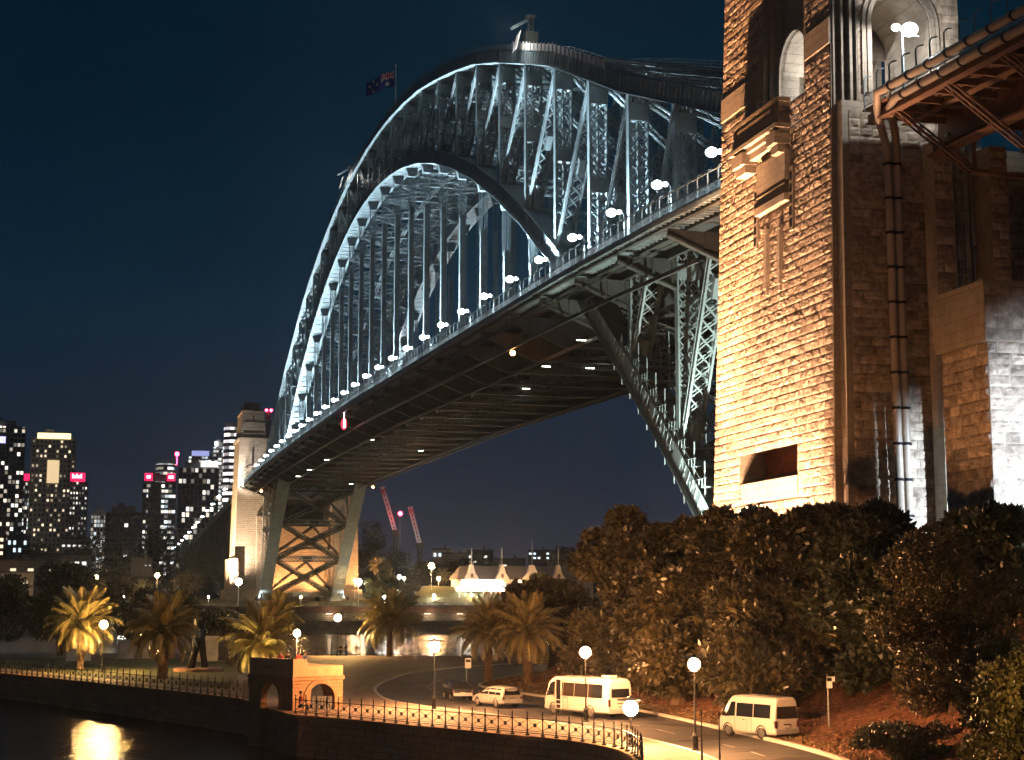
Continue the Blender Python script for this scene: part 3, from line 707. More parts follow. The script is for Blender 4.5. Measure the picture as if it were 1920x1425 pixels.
m_.box(px0, px0+12, py0, py0+6.2, 5, 29.2); m_.box(px0-.35, px0+12.3, py0-.35, py0+6.5, 29.2, 33.1); m_.box(px0-.5, px0+12.4, py0-.5, py0+6.6, 33.1, 33.5)
o = m_.build('core', M['smooth']); o.parent = pr; o.matrix_parent_inverse = Matrix.Translation(-pr.location)
m_ = MB(); rock_wall(m_, lambda u, z, h: (u, py0-.02-h, z), px0, px0+12, 5.2, 29.2, seed=31, nu=6, nv=5, blk=1.5, depth=.15); rock_wall(m_, lambda u, z, h: (px0-.02-h, u, z), py0, py0+6.2, 5.2, 29.2, seed=32, nu=6, nv=5, depth=.15)
rock_wall(m_, lambda u, z, h: (u, py0-.36-h, z), px0-.3, px0+12, 29.3, 33.0, seed=33, nu=4, nv=3, blk=1.5, depth=.05)
o = m_.build('rock_face', M['rock']); o.parent = pr; o.matrix_parent_inverse = Matrix.Translation(-pr.location)
floodlight((-21.5, -88, hzz(-21.5, -88)), (-21.5, -70, 20), 75000, (.60, .76, 1), 'white floodlight on the ground in front of the approach pier', None, .8, 62)
floodlight((-9, -75, hzz(-9, -75)), (-19, -48, 14), 150000, (.62, .78, 1), 'white floodlight beside the abutment, half hidden by the approach pier', None, .8, 58)
# ---------------------------------------------------------------- near approach span
ap = empty('approach_span', (0, -80, 50), 0, 'orange-lit underside of the approach deck with corrugated troughs and laced struts, top right', 'bridge span')
def apb(mb, name, m): o = mb.build(name, m); o.parent = ap; o.matrix_parent_inverse = Matrix.Translation(-ap.location)
ys2 = [-48.0-i*3 for i in range(24)]
sl = MB(); corr = MB(); strr = MB(); rl = MB()
for a, b in zip(ys2, ys2[1:]):
    A, B = zd(a), zd(b)
    sl.add([(x, y, z) for y, Z in ((a, A), (b, B)) for z in (Z-.15, Z) for x in (-24.4, 24.4)], ((0, 1, 3, 2), (4, 6, 7, 5), (2, 3, 7, 6), (0, 4, 5, 1), (0, 2, 6, 4), (1, 5, 7, 3)))
for i in range(36):   # corrugated trough soffit, ridges along the deck
    a = -23.7+i*.6
    corr.add([(x, y, zd(y)-.2+dz) for y in (-48.2, -75, -115) for x, dz in ((a, 0), (a+.14, -.34), (a+.42, -.34), (a+.6, 0))], ((0, 1, 5, 4), (1, 2, 6, 5), (2, 3, 7, 6), (4, 5, 9, 8), (5, 6, 10, 9), (6, 7, 11, 10)))
for i in range(24):
    y = -49.5-i*2.7; z = zd(y)
    strr.bar((-23.9, y, z-.82), (0, y, z-.82), .25, .55)
for X, h in ((-23.9, .8), (-20.5, .6), (-17.2, 2.2), (-9, 2.2)):
    strr.bar((X, -48.2, zd(-48)-.5-h/2), (X, -115, zd(-115)-.5-h/2), .3, h)
    strr.bar((X, -48.2, zd(-48)-.5-h), (X, -115, zd(-115)-.5-h), .8, .12)
for y in (-52.5, -60.5, -68.5):        # laced struts sloping down and inwards from the deck edge
    z = zd(y); strr.laced((-23.6, y, z-1.2), (-17.4, y-1, z-6.2), .55, .4, (0, 1, 0), .9, .14, .1, False)
    strr.bar((-17.5, y-1, z-6.2), (-6, y-1, z-6.6), .7, .35)
    strr.bar((-17.2, y-1, z-2), (-17.2, y-1, z-6.4), .3)
strr.bar((-19, -50, 48.7), (-19, -90, 47.6), 1.3, .15)
apb(sl, 'deck_slab', M['rust']); apb(corr, 'trough_soffit', M['rust']); apb(strr, 'strut', M['rust'])
for i in range(24):
    y = -48.6-i*2.2; z = zd(y); y2 = y-2.2; z2 = zd(y2)
    rl.bar((-24.5, y, z-.3), (-24.5, y, z+2.3), .11); rl.tube([(-24.5, y, z+2.1), (-24.5, y, z+2.5), (-24.3, y, z+2.8), (-23.8, y, z+2.95)], .07, 6)
    for h in (.15, 1.1): rl.bar((-24.5, y, z+h), (-24.5, y2, z2+h), .08)
    for j in range(1, 7): f = j/7; rl.bar((-24.5, y-2.2*f, z+.1+(z2-z)*f), (-24.5, y-2.2*f, z+1.1+(z2-z)*f), .035)
apb(rl, 'deck_railing', M['steel'])
cw = MB(); 
for i in range(16):
    y = -50-i*2.5; cw.bar((-18.4, y, 48.8), (-18.4, y, 50), .07)
cw.bar((-18.4, -50, 50), (-18.4, -88, 49), .07); cw.bar((-18.4, -50, 49.4), (-18.4, -88, 48.4), .05); apb(cw, 'catwalk_rail', M['rust'])
rs = MB(); rs.bar((-13.5, -62, 38), (-9.6, -62, 48), .8, .6, (0, 1, 0), True); rs.bar((-14.2, -62, 34.4), (-8, -62, 36), .8, .7, (0, 1, 0), True); rs.bar((-12, -62, 36), (-12, -62, 5), .8, .8, (0, 1, 0), True); apb(rs, 'raking_strut', M['rust'])
floodlight((-38, -67, hzz(-38, -67)), (-24.5, -63, 58), 90000, (1, .44, .18), 'orange floodlight on the bank lighting the approach deck from below', None, .3, 30, M['lampo'])
floodlight((-42, -60, hzz(-42, -60)), (-22.2, -48.8, 36), 60000, (1, .44, .18), 'orange floodlight on the bank aimed at the drain pipes', None, .3, 11, M['lampo'])
# ---------------------------------------------------------------- far pylons
def far_pylon(cx0, cx1, label, lit):
    p = empty('stone_pylon', ((cx0+cx1)/2, 531, 10), 0, label, 'bridge pylon'); d = 1 if cx0 < 0 else -1
    def bx(mb, x0, x1, y0, y1, z0, z1, g0, g1):
        vs = [(x, y, z) for z, g in ((z0, g0), (z1, g1)) for x, y in ((x0+g, y0+g), (x1-g, y0+g), (x1-g, y1-g), (x0+g, y1-g))]
        mb.add(vs, ((3, 2, 1, 0), (4, 5, 6, 7), (0, 1, 5, 4), (1, 2, 6, 5), (2, 3, 7, 6), (3, 0, 4, 7)))
    def pbf(mb, n, m): o = mb.build(n, m); o.parent = p; o.matrix_parent_inverse = Matrix.Translation(-p.location)
    m = MB(); bx(m, cx0, cx1, 518, 545, 5, 55, 0, .9); bx(m, cx0, cx1, 518, 545, 55.02, 81, .95, 1.5); pbf(m, 'shaft', M['far_stone'])
    m = MB(); bx(m, cx0-.2, cx1+.2, 517.8, 545.2, 80.8, 81.8, 1.1, 1.1); bx(m, cx0, cx1, 518, 545, 81.8, 93, 1.7, 2.7); bx(m, cx0, cx1, 518, 545, 93, 93.7, 2.4, 2.4); bx(m, cx0, cx1, 518, 545, 93.7, 94.4, 3.2, 3.2); bx(m, cx0+2, cx1-2.5, 521, 542, 95.4, 97.6, 1.6, 1.6)
    for x in (cx0+4.2, cx0+6.5, cx1-5): m.box(x, x+.7, 522.6, 523.6, 94.4, 95.4)
    pbf(m, 'upper_stage', M['far_stone'])
    m = MB(); 
    for k in range(3): m.box(cx0+3, cx1-3, 517.9+.9+k*.2, 519.2, 82.6+k*3.6, 82.8+k*3.6)
    m.box((cx0+cx1)/2-.25, (cx0+cx1)/2+.25, 518.6, 519.2, 68, 77); m.box((cx0+cx1)/2-.3, (cx0+cx1)/2+.3, 520.0, 520.8, 89.5, 91.5); pbf(m, 'slot', M['iron'])
    m = MB(); arch_ring(m, lambda u, z, w: (u, 518.85-w, z), (cx0+cx1)/2-.5, 66, 3.0, 3.8, 0, .35, z0=60); pbf(m, 'arch_moulding', M['far_stone'])
    m = MB(); x0 = cx1-5.2 if d > 0 else cx0; m.box(x0, x0+5.2, 515.5, 518.5, 5, 47); m.box(x0-.3, x0+5.5, 515.2, 518.4, 47, 47.8); pbf(m, 'buttress', M['far_stone'])
    m = MB(); bx(m, cx0-4, cx1+2, 514, 546, 5, 17, 0, 1.2); bx(m, cx0-1.5, cx0+2, 516, 546, 17, 30, 0, .2); pbf(m, 'plinth', M['far_stone'])
    return p
far_pylon(-26.9, -12.4, 'distant granite pylon lit gold and pink at the far left end of the bridge', 1)
far_pylon(14, 27, 'distant granite pylon standing behind the steel far foot of the arch, its orange edge showing', 0)
fa = empty('abutment_wall', (0, 530, 10), 0, 'orange-lit stone abutment wall seen through the steel cross bracing at the far end', 'abutment')
m_ = MB(); m_.box(-14, 14, 522, 545, 5, 44); m_.box(-14, 14, 521.5, 522, 33, 34.2); m_.box(-14, 14, 521.6, 522.0, 43, 44.5); o = m_.build('wall', M['far_stone']); o.parent = fa; o.matrix_parent_inverse = Matrix.Translation(-fa.location)
g_ = 'warm floodlights at the feet of the far pylons'
for x, y, tx, ty, tz, pw, c, lab in ((-34, 509, -22, 518, 60, 420000, (1, .74, .52), 'warm floodlight on the far lawn facing the left far pylon'), (-48, 528, -27, 531, 50, 600000, WARM2, 'warm floodlight left of the left far pylon'),
                         (-6, 512.5, -5, 522, 27, 60000, (1, .45, .16), 'warm floodlight between the far feet of the arch, lighting the left of the stone wall'), (8, 512.5, 6, 522, 27, 60000, (1, .45, .16), 'warm floodlight between the far feet of the arch, lighting the right of the stone wall'), (34, 509, 22, 518, 34, 110000, (1, .45, .16), 'warm floodlight beside the right far pylon'),
                         (-19, 498, -15, 503, 18, 4000, (1, .97, .9), 'white floodlight at the left far bearing of the arch'), (19, 498, 15, 503, 18, 4000, (1, .97, .9), 'white floodlight at the right far bearing of the arch')):
    floodlight((x, y, farz(x, y)+1.3), (tx, ty, tz), pw, c, lab, g_, .9, 95)
floodlight((-25.5, 507, 60), (-21, 518.5, 68), 60000, (1, .9, .82), 'white floodlight at deck level facing the left far pylon', None, .7, 110)
# far approach viaduct with lamps falling away to the left
fv = empty('approach_viaduct', (0, 700, 20), 0, 'dark approach viaduct running on beyond the far pylons', 'bridge span')
m_ = MB()
for a, b in ((545, 700), (700, 900), (900, 1200)): 
    A, B = zd(a), zd(b); m_.add([(x, y, z) for y, Z in ((a, A), (b, B)) for z in (Z-3, Z) for x in (-24.4, 24.4)], ((0, 1, 3, 2), (4, 6, 7, 5), (2, 3, 7, 6), (0, 4, 5, 1), (0, 2, 6, 4), (1, 5, 7, 3)))
    for y in range(a+20, b, 40): m_.box(-22, 22, y, y+3, 5, zd(y)-3)
o = m_.build('deck_and_piers', M['steel_dark']); o.parent = fv; o.matrix_parent_inverse = Matrix.Translation(-fv.location)
for i in range(14):
    y = 560+i*38; o = copy_tree(lp, (-23, y, zd(y)), R(180), 'small white street lamp on the far approach viaduct, %s beyond the far pylon' % ORD[i]); o['group'] = 'white street lamps on the far approach viaduct'
# uplights on the arch: one per second panel on the deck edge, both trusses
M['lampg'] = emat('cool_flood_glow', (.75, .95, 1), 40)
for n in range(2, 26):
    y = n*PN-5
    for s in (-1, 1):
        if s > 0 and n % 2 == 0: continue
        d = 1 if n < 14 else -1
        floodlight((s*(20.6 if s < 0 else 17.5), n*PN+5, zd(y)+1.3), (s*15, n*PN-.32*max(14, (zl(n)+zt(n))/2-zd(y)), max(zd(y)+14, (zl(n)+zt(n))/2+4)), ((300000 if n < 13 else 160000) if s < 0 else 110000)*(.5 if n in (2, 25) else 1), (.74, .90, 1),
                   'cool white floodlight on the %s deck edge, %s from the foreground' % ('near' if s < 0 else 'far', ORD[n-2] if s < 0 else ORD[n//2-1]), 'cool white floodlights along the %s edge of the bridge deck' % ('near' if s < 0 else 'far'), .5, 58, M['lampg'])
for x, y in ((-9, 16), (-19, 3)):
    floodlight((x, y, hzz(x, y)), (-13, y+9, 42), 150000, (.95, 1, .85), 'greenish white floodlight under the near end of the arch, by the %s' % ('scaffold' if y > 10 else 'bearing'), None, .6, 80, M['lampg'])
# orange navigation lamps under the deck
for i, (x, y, lab) in enumerate(((-20, 85, 'orange lamp hanging under the deck near the middle of the picture'), (21, 452, 'orange lamp under the deck corner above the cranes'), (-20, 478, 'orange lamp under the deck beside the left far pylon'))):
    e = empty('under_deck_lamp', (x, y, zd(y)-5.6), 0, lab, 'lamp', 'orange lamps under the bridge deck'); m_ = MB(); m_.tube([(0, 0, 4), (0, 0, .4)], .06, 6); m_.lathe([(.3, .3), (.35, .45), (.1, .6)], 0, 0, 0); m_.build('hanger', M['iron'], e)
    m_ = MB(); m_.sphere((0, 0, 0), .45, 12, 8); m_.build('lamp_glass', powmat('orange_lamp_glow', (1, .42, .12), 420, .45), e)
e = empty('channel_marker', (-23.5, 243, zd(243)-4), 0, 'glowing red channel marker panel hung under the deck edge', 'marker light'); m_ = MB(); m_.sphere((0, 0, 0), .8, 12, 8, 1.9); m_.build('red_panel', emat('red_marker_glow', (1, .03, .06), 3), e); m_ = MB(); m_.box(-.1, .1, -.1, .1, 1.2, 3.4); m_.box(-.25, .25, -.85, -.8, -1.1, 1.1); m_.build('bracket', emat('marker_core', (1, .7, .75), 8), e)
M['tube'] = emat('fluorescent_tube', (.95, 1, .8), 14)
tl = 0
for y, x0 in ((95, -12), (95, -4), (95, 3), (95, 9), (62, -16), (62, -9), (130, -6), (260, -14), (290, 6), (330, -16), (370, -16), (400, -16), (430, 8)):
    m_ = MB(); m_.box(0, 1.5, -.06, .06, -.12, 0); o = m_.build('tube_light', M['tube']); o.location = (x0, y, zd(y)-6.3); tl += 1; tag(o, 'small white tube light fixed under the bridge deck, %s of the row' % ORD[tl-1], 'tube light', 'tube lights fixed under the bridge deck')
for n in range(2, 28, 3): light('tube_light_glow', 'POINT', (0, n*PN+8, zd(n*PN)-8.5), 160, (.8, 1, .9), size=.6)
# maintenance cranes and the flag on the arch
def crane(n, X, label, f=0.0):
    y = (n+f)*PN; z = zt(n)*(1-f)+zt(n+1)*f+1.25 if n < 27 else zt(n)+1.2
    sl_ = math.atan2(zt(n+1)-zt(n), PN); e = empty('maintenance_crane', (X, y, z), 0, label, 'maintenance crane', 'maintenance cranes on top of the arch'); e.scale = (.72, .72, .72)
    m = MB(); m.box(-1.9, 1.9, -2.5, 2.5, .3, 1.0); 
    for sx_ in (-1.7, 1.7):
        for sy_ in (-2.2, 2.2): m.bar((sx_, sy_, -.6), (sx_, sy_, .4), .35)
    m.build('bogie', M['steel'], e)
    m = MB(); m.box(-1.5, 1.5, -1.8, 1.8, 1.0, 4.0); m.box(-1.7, 1.7, -2, 2, 4.0, 4.25); m.build('cabin', M['steel_dark'], e)
    m = MB(); m.laced((0, 0, 4.2), (0, 0, 8.5), 1.2, 1.2, (1, 0, 0), .9, .14, .1, True); m.box(-1.2, 1.2, -1.2, 1.2, 8.5, 8.8); m.build('mast', M['steel_dark'], e)
    m = MB(); m.laced((-1, -.5, 7.5), (-5.5, -2.5, 4.2), .5, .5, (0, 0, 1), .9, .1, .08); m.build('jib', M['steel'], e)
    m = MB()
    for k in range(10): m.bar((-3.4-.09*k, -3.2, 3.4-k*.42), (-3.4-.09*k, .2, 3.4-k*.42), .1, .3)
    for yy in (-3.2, .2): m.bar((-3.3, yy, 3.8), (-4.4, yy, -.9), .14)
    m.build('ladder_platform', M['white_dim'] if 'white_dim' in M else M['steel'], e)
    light('crane_fill_light', 'POINT', (X-5, y-6, z+1.5), 2500, (1, .97, .93), size=.3)  # added fill without a fixture, to brighten the mesh screen
crane(5, -15, 'grey maintenance crane with a white slatted platform on the near top chord', .1); crane(10, 15, 'darker maintenance crane standing on the far top chord behind the first', .6); crane(16, -15, 'small maintenance crane part way down the far slope of the arch', .3)
fp = empty('flagpole', (-15, 12.25*PN, 135.4), 0, 'white flagpole rising from the top of the arch', 'flagpole'); m_ = MB(); m_.tube([(0, 0, 0), (0, 0, 6), (0, 0, 12.6)], [.22, .17, .1], 8); m_.build('pole', M['white'], fp); m_ = MB(); m_.sphere((0, 0, 12.8), .25, 8, 6); m_.build('finial', M['white'], fp)
M['fblue'] = mat('flag_blue', (.01, .02, .16), .8, var=.1); M['fred'] = mat('flag_red', (.45, .02, .05), .8, var=.1)
fg = empty('flag', (-15.1, 12.25*PN, 142.6), 0, 'dark blue national flag with a small union cross and white stars, flying from the arch', 'flag')
def fpos(u, v, o=0): # u 0..1 along fly, v 0..1 height
    L = 7.6; Hh = 4.2
    return (-.2-L*.96*u, .5*math.sin(u*7+v)-o, v*Hh*(1-.08*u)-u*3.1+.35*math.sin(u*6))
def fpatch(pts, o): return [fpos(a, b, o) for a, b in pts]
m_ = MB()
for i in range(20):
    for j in range(6): m_.add(fpatch([(i/20, j/6), ((i+1)/20, j/6), ((i+1)/20, (j+1)/6), (i/20, (j+1)/6)], 0), ((0, 1, 2, 3),))
m_.build('cloth', M['fblue'], fg)
m_ = MB(); mr2 = MB()
def strip(mb, a, b, w, o):
    n = 8
    for i in range(n):
        p = (a[0]+(b[0]-a[0])*i/n, a[1]+(b[1]-a[1])*i/n); q = (a[0]+(b[0]-a[0])*(i+1)/n, a[1]+(b[1]-a[1])*(i+1)/n)
        dx, dy = b[0]-a[0], b[1]-a[1]; l = math.hypot(dx*1.8, dy); nx, ny = -dy/l*w/1.8, dx*1.8/l*w
        mb.add(fpatch([(p[0]+nx, p[1]+ny), (q[0]+nx, q[1]+ny), (q[0]-nx, q[1]-ny), (p[0]-nx, p[1]-ny)], o), ((0, 1, 2, 3),))
for a, b, w, o in (((.01, .52), (.49, .99), .045, .05), ((.01, .99), (.49, .52), .045, .05), ((.25, .5), (.25, 1), .09, .07), ((0, .75), (.5, .75), .09, .07)): strip(m_, a, b, w, o)
for a, b, w, o in (((.01, .52), (.49, .99), .018, .09), ((.01, .99), (.49, .52), .018, .09), ((.25, .5), (.25, 1), .05, .11), ((0, .75), (.5, .75), .05, .11)): strip(mr2, a, b, w, o)
def star(u, v, r, k=7):
    pts = [(u+r/1.8*math.sin(math.pi*i/k)*(1 if i % 2 == 0 else .45), v+r*math.cos(math.pi*i/k)*(1 if i % 2 == 0 else .45)) for i in range(2*k)]
    m_.add([fpos(u, v, .06)]+fpatch(pts, .06), [(0, 1+i, 1+(i+1) % (2*k)) for i in range(2*k)])
star(.25, .24, .17); star(.75, .85, .09); star(.75, .14, .1); star(.64, .52, .09); star(.88, .6, .09); star(.8, .4, .05, 5)
m_.build('white_emblem', M['white'], fg); mr2.build('red_cross', M['fred'], fg)
# ================================================================ water, land, roads
wm = bpy.data.materials.new('harbour_water'); wm.use_nodes = True; n = wm.node_tree; b = n.nodes['Principled BSDF']
b.inputs['Base Color'].default_value = (.004, .008, .014, 1); b.inputs['Roughness'].default_value = .12; b.inputs['IOR'].default_value = 1.33; b.inputs['Specular IOR Level'].default_value = .6
t = n.nodes.new('ShaderNodeTexCoord'); n1 = n.nodes.new('ShaderNodeTexNoise'); n1.inputs['Scale'].default_value = .9; n1.inputs['Detail'].default_value = 5
bu = n.nodes.new('ShaderNodeBump'); bu.inputs['Distance'].default_value = .24; bu.inputs['Strength'].default_value = 1
n.links.new(t.outputs['Object'], n1.inputs['Vector']); n.links.new(n1.outputs['Fac'], bu.inputs['Height']); n.links.new(bu.outputs[0], b.inputs['Normal'])
def flat(name, poly, z, m, kind='structure'):
    mb = MB(); mb.add([(x, y, z) for x, y in poly], [tuple(range(len(poly)))]); o = mb.build(name, m); o['kind'] = kind; return o
flat('water', [(-900, -400), (900, -400), (1500, 600), (-1500, 600)], 0, wm)
SW = [(-160, 110), (-125, 70), (-104, 44), (-95.5, 26.8), (-89.4, 11.6), (-82.7, -6.2), (-78.3, -17.2), (-74.1, -29.4), (-73.6, -38.5), (-72.6, -49.0), (-71.0, -52.3), (-68.1, -57.9), (-66.1, -62.4), (-63.8, -66.8), (-62.1, -70.7), (-60.3, -74.0), (-59.0, -78), (-58.5, -82), (-58.9, -85.5), (-60.0, -90), (-62.5, -97), (-66, -104), (-70, -111)]
NS = [(200, 18), (60, 52), (0, 69), (-29, 75), (-55.5, 82.6), (-62, 92), (-90, 106), (-130, 124)]
land = MB(); poly = SW+[(-60, -150), (60, -150), (200, -100)]+NS
k = len(poly); land.add([(x, y, 2.8) for x, y in poly], [tuple(range(k))]); o = land.build('ground', M['asphalt']); o['kind'] = 'structure'
road_out = [(-15, 52), (-20.9, 46), (-27.9, 44.6), (-37.6, 36.5), (-45, 27), (-50.5, 17.5), (-56.5, 0), (-60, -13), (-61.8, -24), (-62.6, -34.3), (-61.3, -43.2), (-59.2, -50.8), (-57.1, -59.1), (-55.6, -66.9), (-54.9, -74.8), (-55.1, -84.4), (-56.5, -92.5), (-60, -104), (-64, -114)]
def smooth_line(p, k=5):
    out = []
    for i in range(len(p)-1):
        p0 = p[max(i-1, 0)]; p1 = p[i]; p2 = p[i+1]; p3 = p[min(i+2, len(p)-1)]
        for j in range(k):
            t = j/k; out.append(tuple(.5*((2*p1[c])+(-p0[c]+p2[c])*t+(2*p0[c]-5*p1[c]+4*p2[c]-p3[c])*t*t+(-p0[c]+3*p1[c]-3*p2[c]+p3[c])*t**3) for c in (0, 1)))
    return out+[p[-1]]
ro = smooth_line(road_out); ri = smooth_line(road_in)
pv = MB(); poly = SW[:-1]+[ (-66, -112), (-64.3, -114.5)]+list(reversed(ro))+[(-10, 71.5), (-29, 75), (-55.5, 82.6), (-62, 92), (-90, 106), (-130, 124)]
k = len(poly); pv.add([(x, y, 2.92) for x, y in poly], [tuple(range(k))])
for a, b_ in zip(ro, ro[1:]): pv.quad((*a, 2.8), (*b_, 2.8), (*b_, 2.92), (*a, 2.92))
o = pv.build('promenade_pavement', M['path']); o['kind'] = 'structure'
def kerbline(name, line, off, z0=2.805, h=.13, w=.28):
    mb = MB()
    for a, b_ in zip(line, line[1:]):
        mb.bar((*a, z0+h/2), (*b_, z0+h/2), w, h, (0, 0, 1), True)
    o = mb.build(name, M['kerb']); o['kind'] = 'structure'
kerbline('kerb', ro, 0); kerbline('kerb', ri, 0, h=.19)
md = MB()
mid = [((a[0]*.5+b_[0]*.5), (a[1]*.5+b_[1]*.5)) for a, b_ in ((ro[min(len(ro)-1, int(i/60*(len(ro)-1)))], ri[min(len(ri)-1, int(i/60*(len(ri)-1)))]) for i in range(61))]
for i in range(4, 58, 2):
    a, b_ = Vector((*mid[i], 2.806)), Vector((*mid[i+1], 2.806)); d = (b_-a).normalized().cross(Vector((0, 0, 1)))*.06; md.quad(a-d, b_-d, b_+d, a+d)
o = md.build('road_marking', M['kerb']); o['kind'] = 'structure'
for x, y in ((-55.5, -70), (-53.5, -50), (-60, -20), (-52, -84)):
    g = MB(); g.tube([(x, y, 2.803), (x, y, 2.809)], .36, 16); o = g.build('manhole_cover', M['iron']); tag(o, 'round iron manhole cover in the road surface, ' + {-55.5: 'near the front of the bus', -53.5: 'beside the bus', -60: 'at the bend', -52: 'near the white van'}[x], 'manhole cover')
g = MB(); rr = random.Random(5)
for i in range(9):
    t = rr.uniform(.25, .95); j = int(t*60); x, y = mid[j]; w = rr.uniform(.5, 1.4); l = rr.uniform(.8, 3.2); a = rr.uniform(0, 3); c_, s_ = math.cos(a), math.sin(a); ox = rr.uniform(-3, 3)
    g.add([(x+ox+u*c_*l-v*s_*w, y+u*s_*l+v*c_*w, 2.8035) for u, v in ((-1, -1), (1, -.9), (.95, 1), (-1.05, .9))], ((0, 1, 2, 3),))
o = g.build('road_repair', mat('fresh_asphalt', (.022, .022, .024), .7)); o['kind'] = 'structure'
# lawn sheets left of the road
lw = [(-120, 80), (-98, 45), (-92, 30), (-84, 8), (-77, -10), (-72, -25), (-68, -30), (-63.5, -22), (-59, -6), (-55, 12), (-50, 26), (-42, 38), (-34, 46), (-30, 60), (-50, 70), (-62, 72), (-90, 80)]
M['cobble'] = brickmat('cobble_stone', (.22, .17, .12), (.12, .09, .06), (.04, .03, .02), .28, .2, .8, .05, 'XY' if False else 'SUM', .05)
flat('lawn', [(-120, 80), (-98, 45), (-92, 30), (-84, 8), (-77, -8), (-74, -12), (-70, 20), (-66, 40), (-62, 60), (-62, 72), (-90, 80)], 2.925, M['grass'])
flat('cobbled_path', [(-70, 20), (-71.5, -34), (-66, -44), (-64.2, -34), (-63, -20), (-58, 2), (-52.5, 18), (-46, 30), (-36, 42), (-32, 56), (-50, 62), (-60, 55)], 2.926, mat('rough_cobbles', (.16, .12, .08), .7, 0, .5, 3, .12, 2.2))
# grassy / leaf strewn bank rising to the pylon
gx = 1.6; V = []; F = []; idx = {}
def hv(i, j):
    if (i, j) not in idx:
        x, y = -70+i*gx, -130+j*gx
        xi = x_in(y)
        if x < xi: x = xi+.12
        idx[i, j] = len(V); V.append((x, y, hz(x, y)))
    return idx[i, j]
for j in range(102):
    for i in range(90):
        x, y = -70+i*gx, -130+j*gx
        if max(x_in(y), x_in(y+gx)) < x+gx*1.01 and y < 38: F.append((hv(i, j), hv(i+1, j), hv(i+1, j+1), hv(i, j+1)))
bk = MB(); bk.v = V; bk.f = F; bk.t = [.5]*len(F)
o = bk.build('hillside_ground', M['litter'], smooth=True); o['kind'] = 'structure'
# fallen leaves scattered over the bank
LV = []; LF = []; lt = []
for i in range(16000):
    y = nr.uniform(-100, 5); x = x_in(y)+.5+abs(nr.normal(0, 8))
    z = hz(x, y)+.03; a = nr.uniform(0, 6.28); s = nr.uniform(.07, .17); tl_ = nr.uniform(-.06, .1)
    c, s_ = math.cos(a)*s, math.sin(a)*s; k = len(LV)
    LV += [(x-c, y-s_, z), (x+s_*.5, y-c*.5, z+tl_), (x+c, y+s_, z+tl_*.6), (x-s_*.5, y+c*.5, z)]; LF.append((k, k+1, k+2, k+3)); lt.append(nr.uniform(0, 1))
o = np_mesh('fallen_leaves', np.array(LV), np.array(LF), leafmat('dry_leaves', (.30, .15, .06), (.42, .24, .1)), tint=lt); tag(o, 'dry reddish leaves strewn over the bank', 'fallen leaves', kind='stuff')
LV = []; LF = []; lt = []
for i in range(9000):
    y = nr.uniform(-112, 30); off = abs(nr.normal(0, 1.6)) if i % 3 else abs(nr.normal(0, 9)); x = x_in(y)+.35+off
    if noise2(x*.35, y*.35, 9) < -.05 and i % 3 == 0: continue
    z = hz(x, y); h = nr.uniform(.06, .26); a = nr.uniform(0, 6.28); w = .02; k = len(LV); lx, ly = nr.normal(0, .07), nr.normal(0, .07)
    LV += [(x-w*math.cos(a), y-w*math.sin(a), z), (x+w*math.cos(a), y+w*math.sin(a), z), (x+lx+w*.3, y+ly, z+h), (x+lx-w*.3, y+ly, z+h)]; LF.append((k, k+1, k+2, k+3)); lt.append(nr.uniform(0, 1))
o = np_mesh('grass_tufts', np.array(LV), np.array(LF), leafmat('grass_blades', (.09, .09, .03), (.16, .14, .05)), tint=lt); tag(o, 'thin grass tufts along the foot of the bank', 'grass', kind='stuff')
# sea wall
sw = empty('sea_wall', (-70, -50, 0), 0, 'dark block sea wall curving along the water below the promenade', 'sea wall')
def swb(mb, nm, m): o = mb.build(nm, m); o.parent = sw; o.matrix_parent_inverse = Matrix.Translation(-sw.location)
m_ = MB(); c_ = MB()
sws = smooth_line(SW, 3)
for a, b_ in zip(sws, sws[1:]):
    d = Vector((b_[0]-a[0], b_[1]-a[1], 0)).normalized(); nn_ = d.cross(Vector((0, 0, 1)))
    if True:
        p, q = Vector((*a, 0)), Vector((*b_, 0)); o1 = nn_*.45; o0 = nn_*.15
        m_.quad(p+o1+Vector((0, 0, -1)), q+o1+Vector((0, 0, -1)), q+o0+Vector((0, 0, 2.72)), p+o0+Vector((0, 0, 2.72)))
        c_.bar(p+nn_*.05+Vector((0, 0, 2.83)), q+nn_*.05+Vector((0, 0, 2.83)), .7, .22, (0, 0, 1), True)
swb(m_, 'block_wall', M['seawall']); swb(c_, 'coping', M['sandstone'])
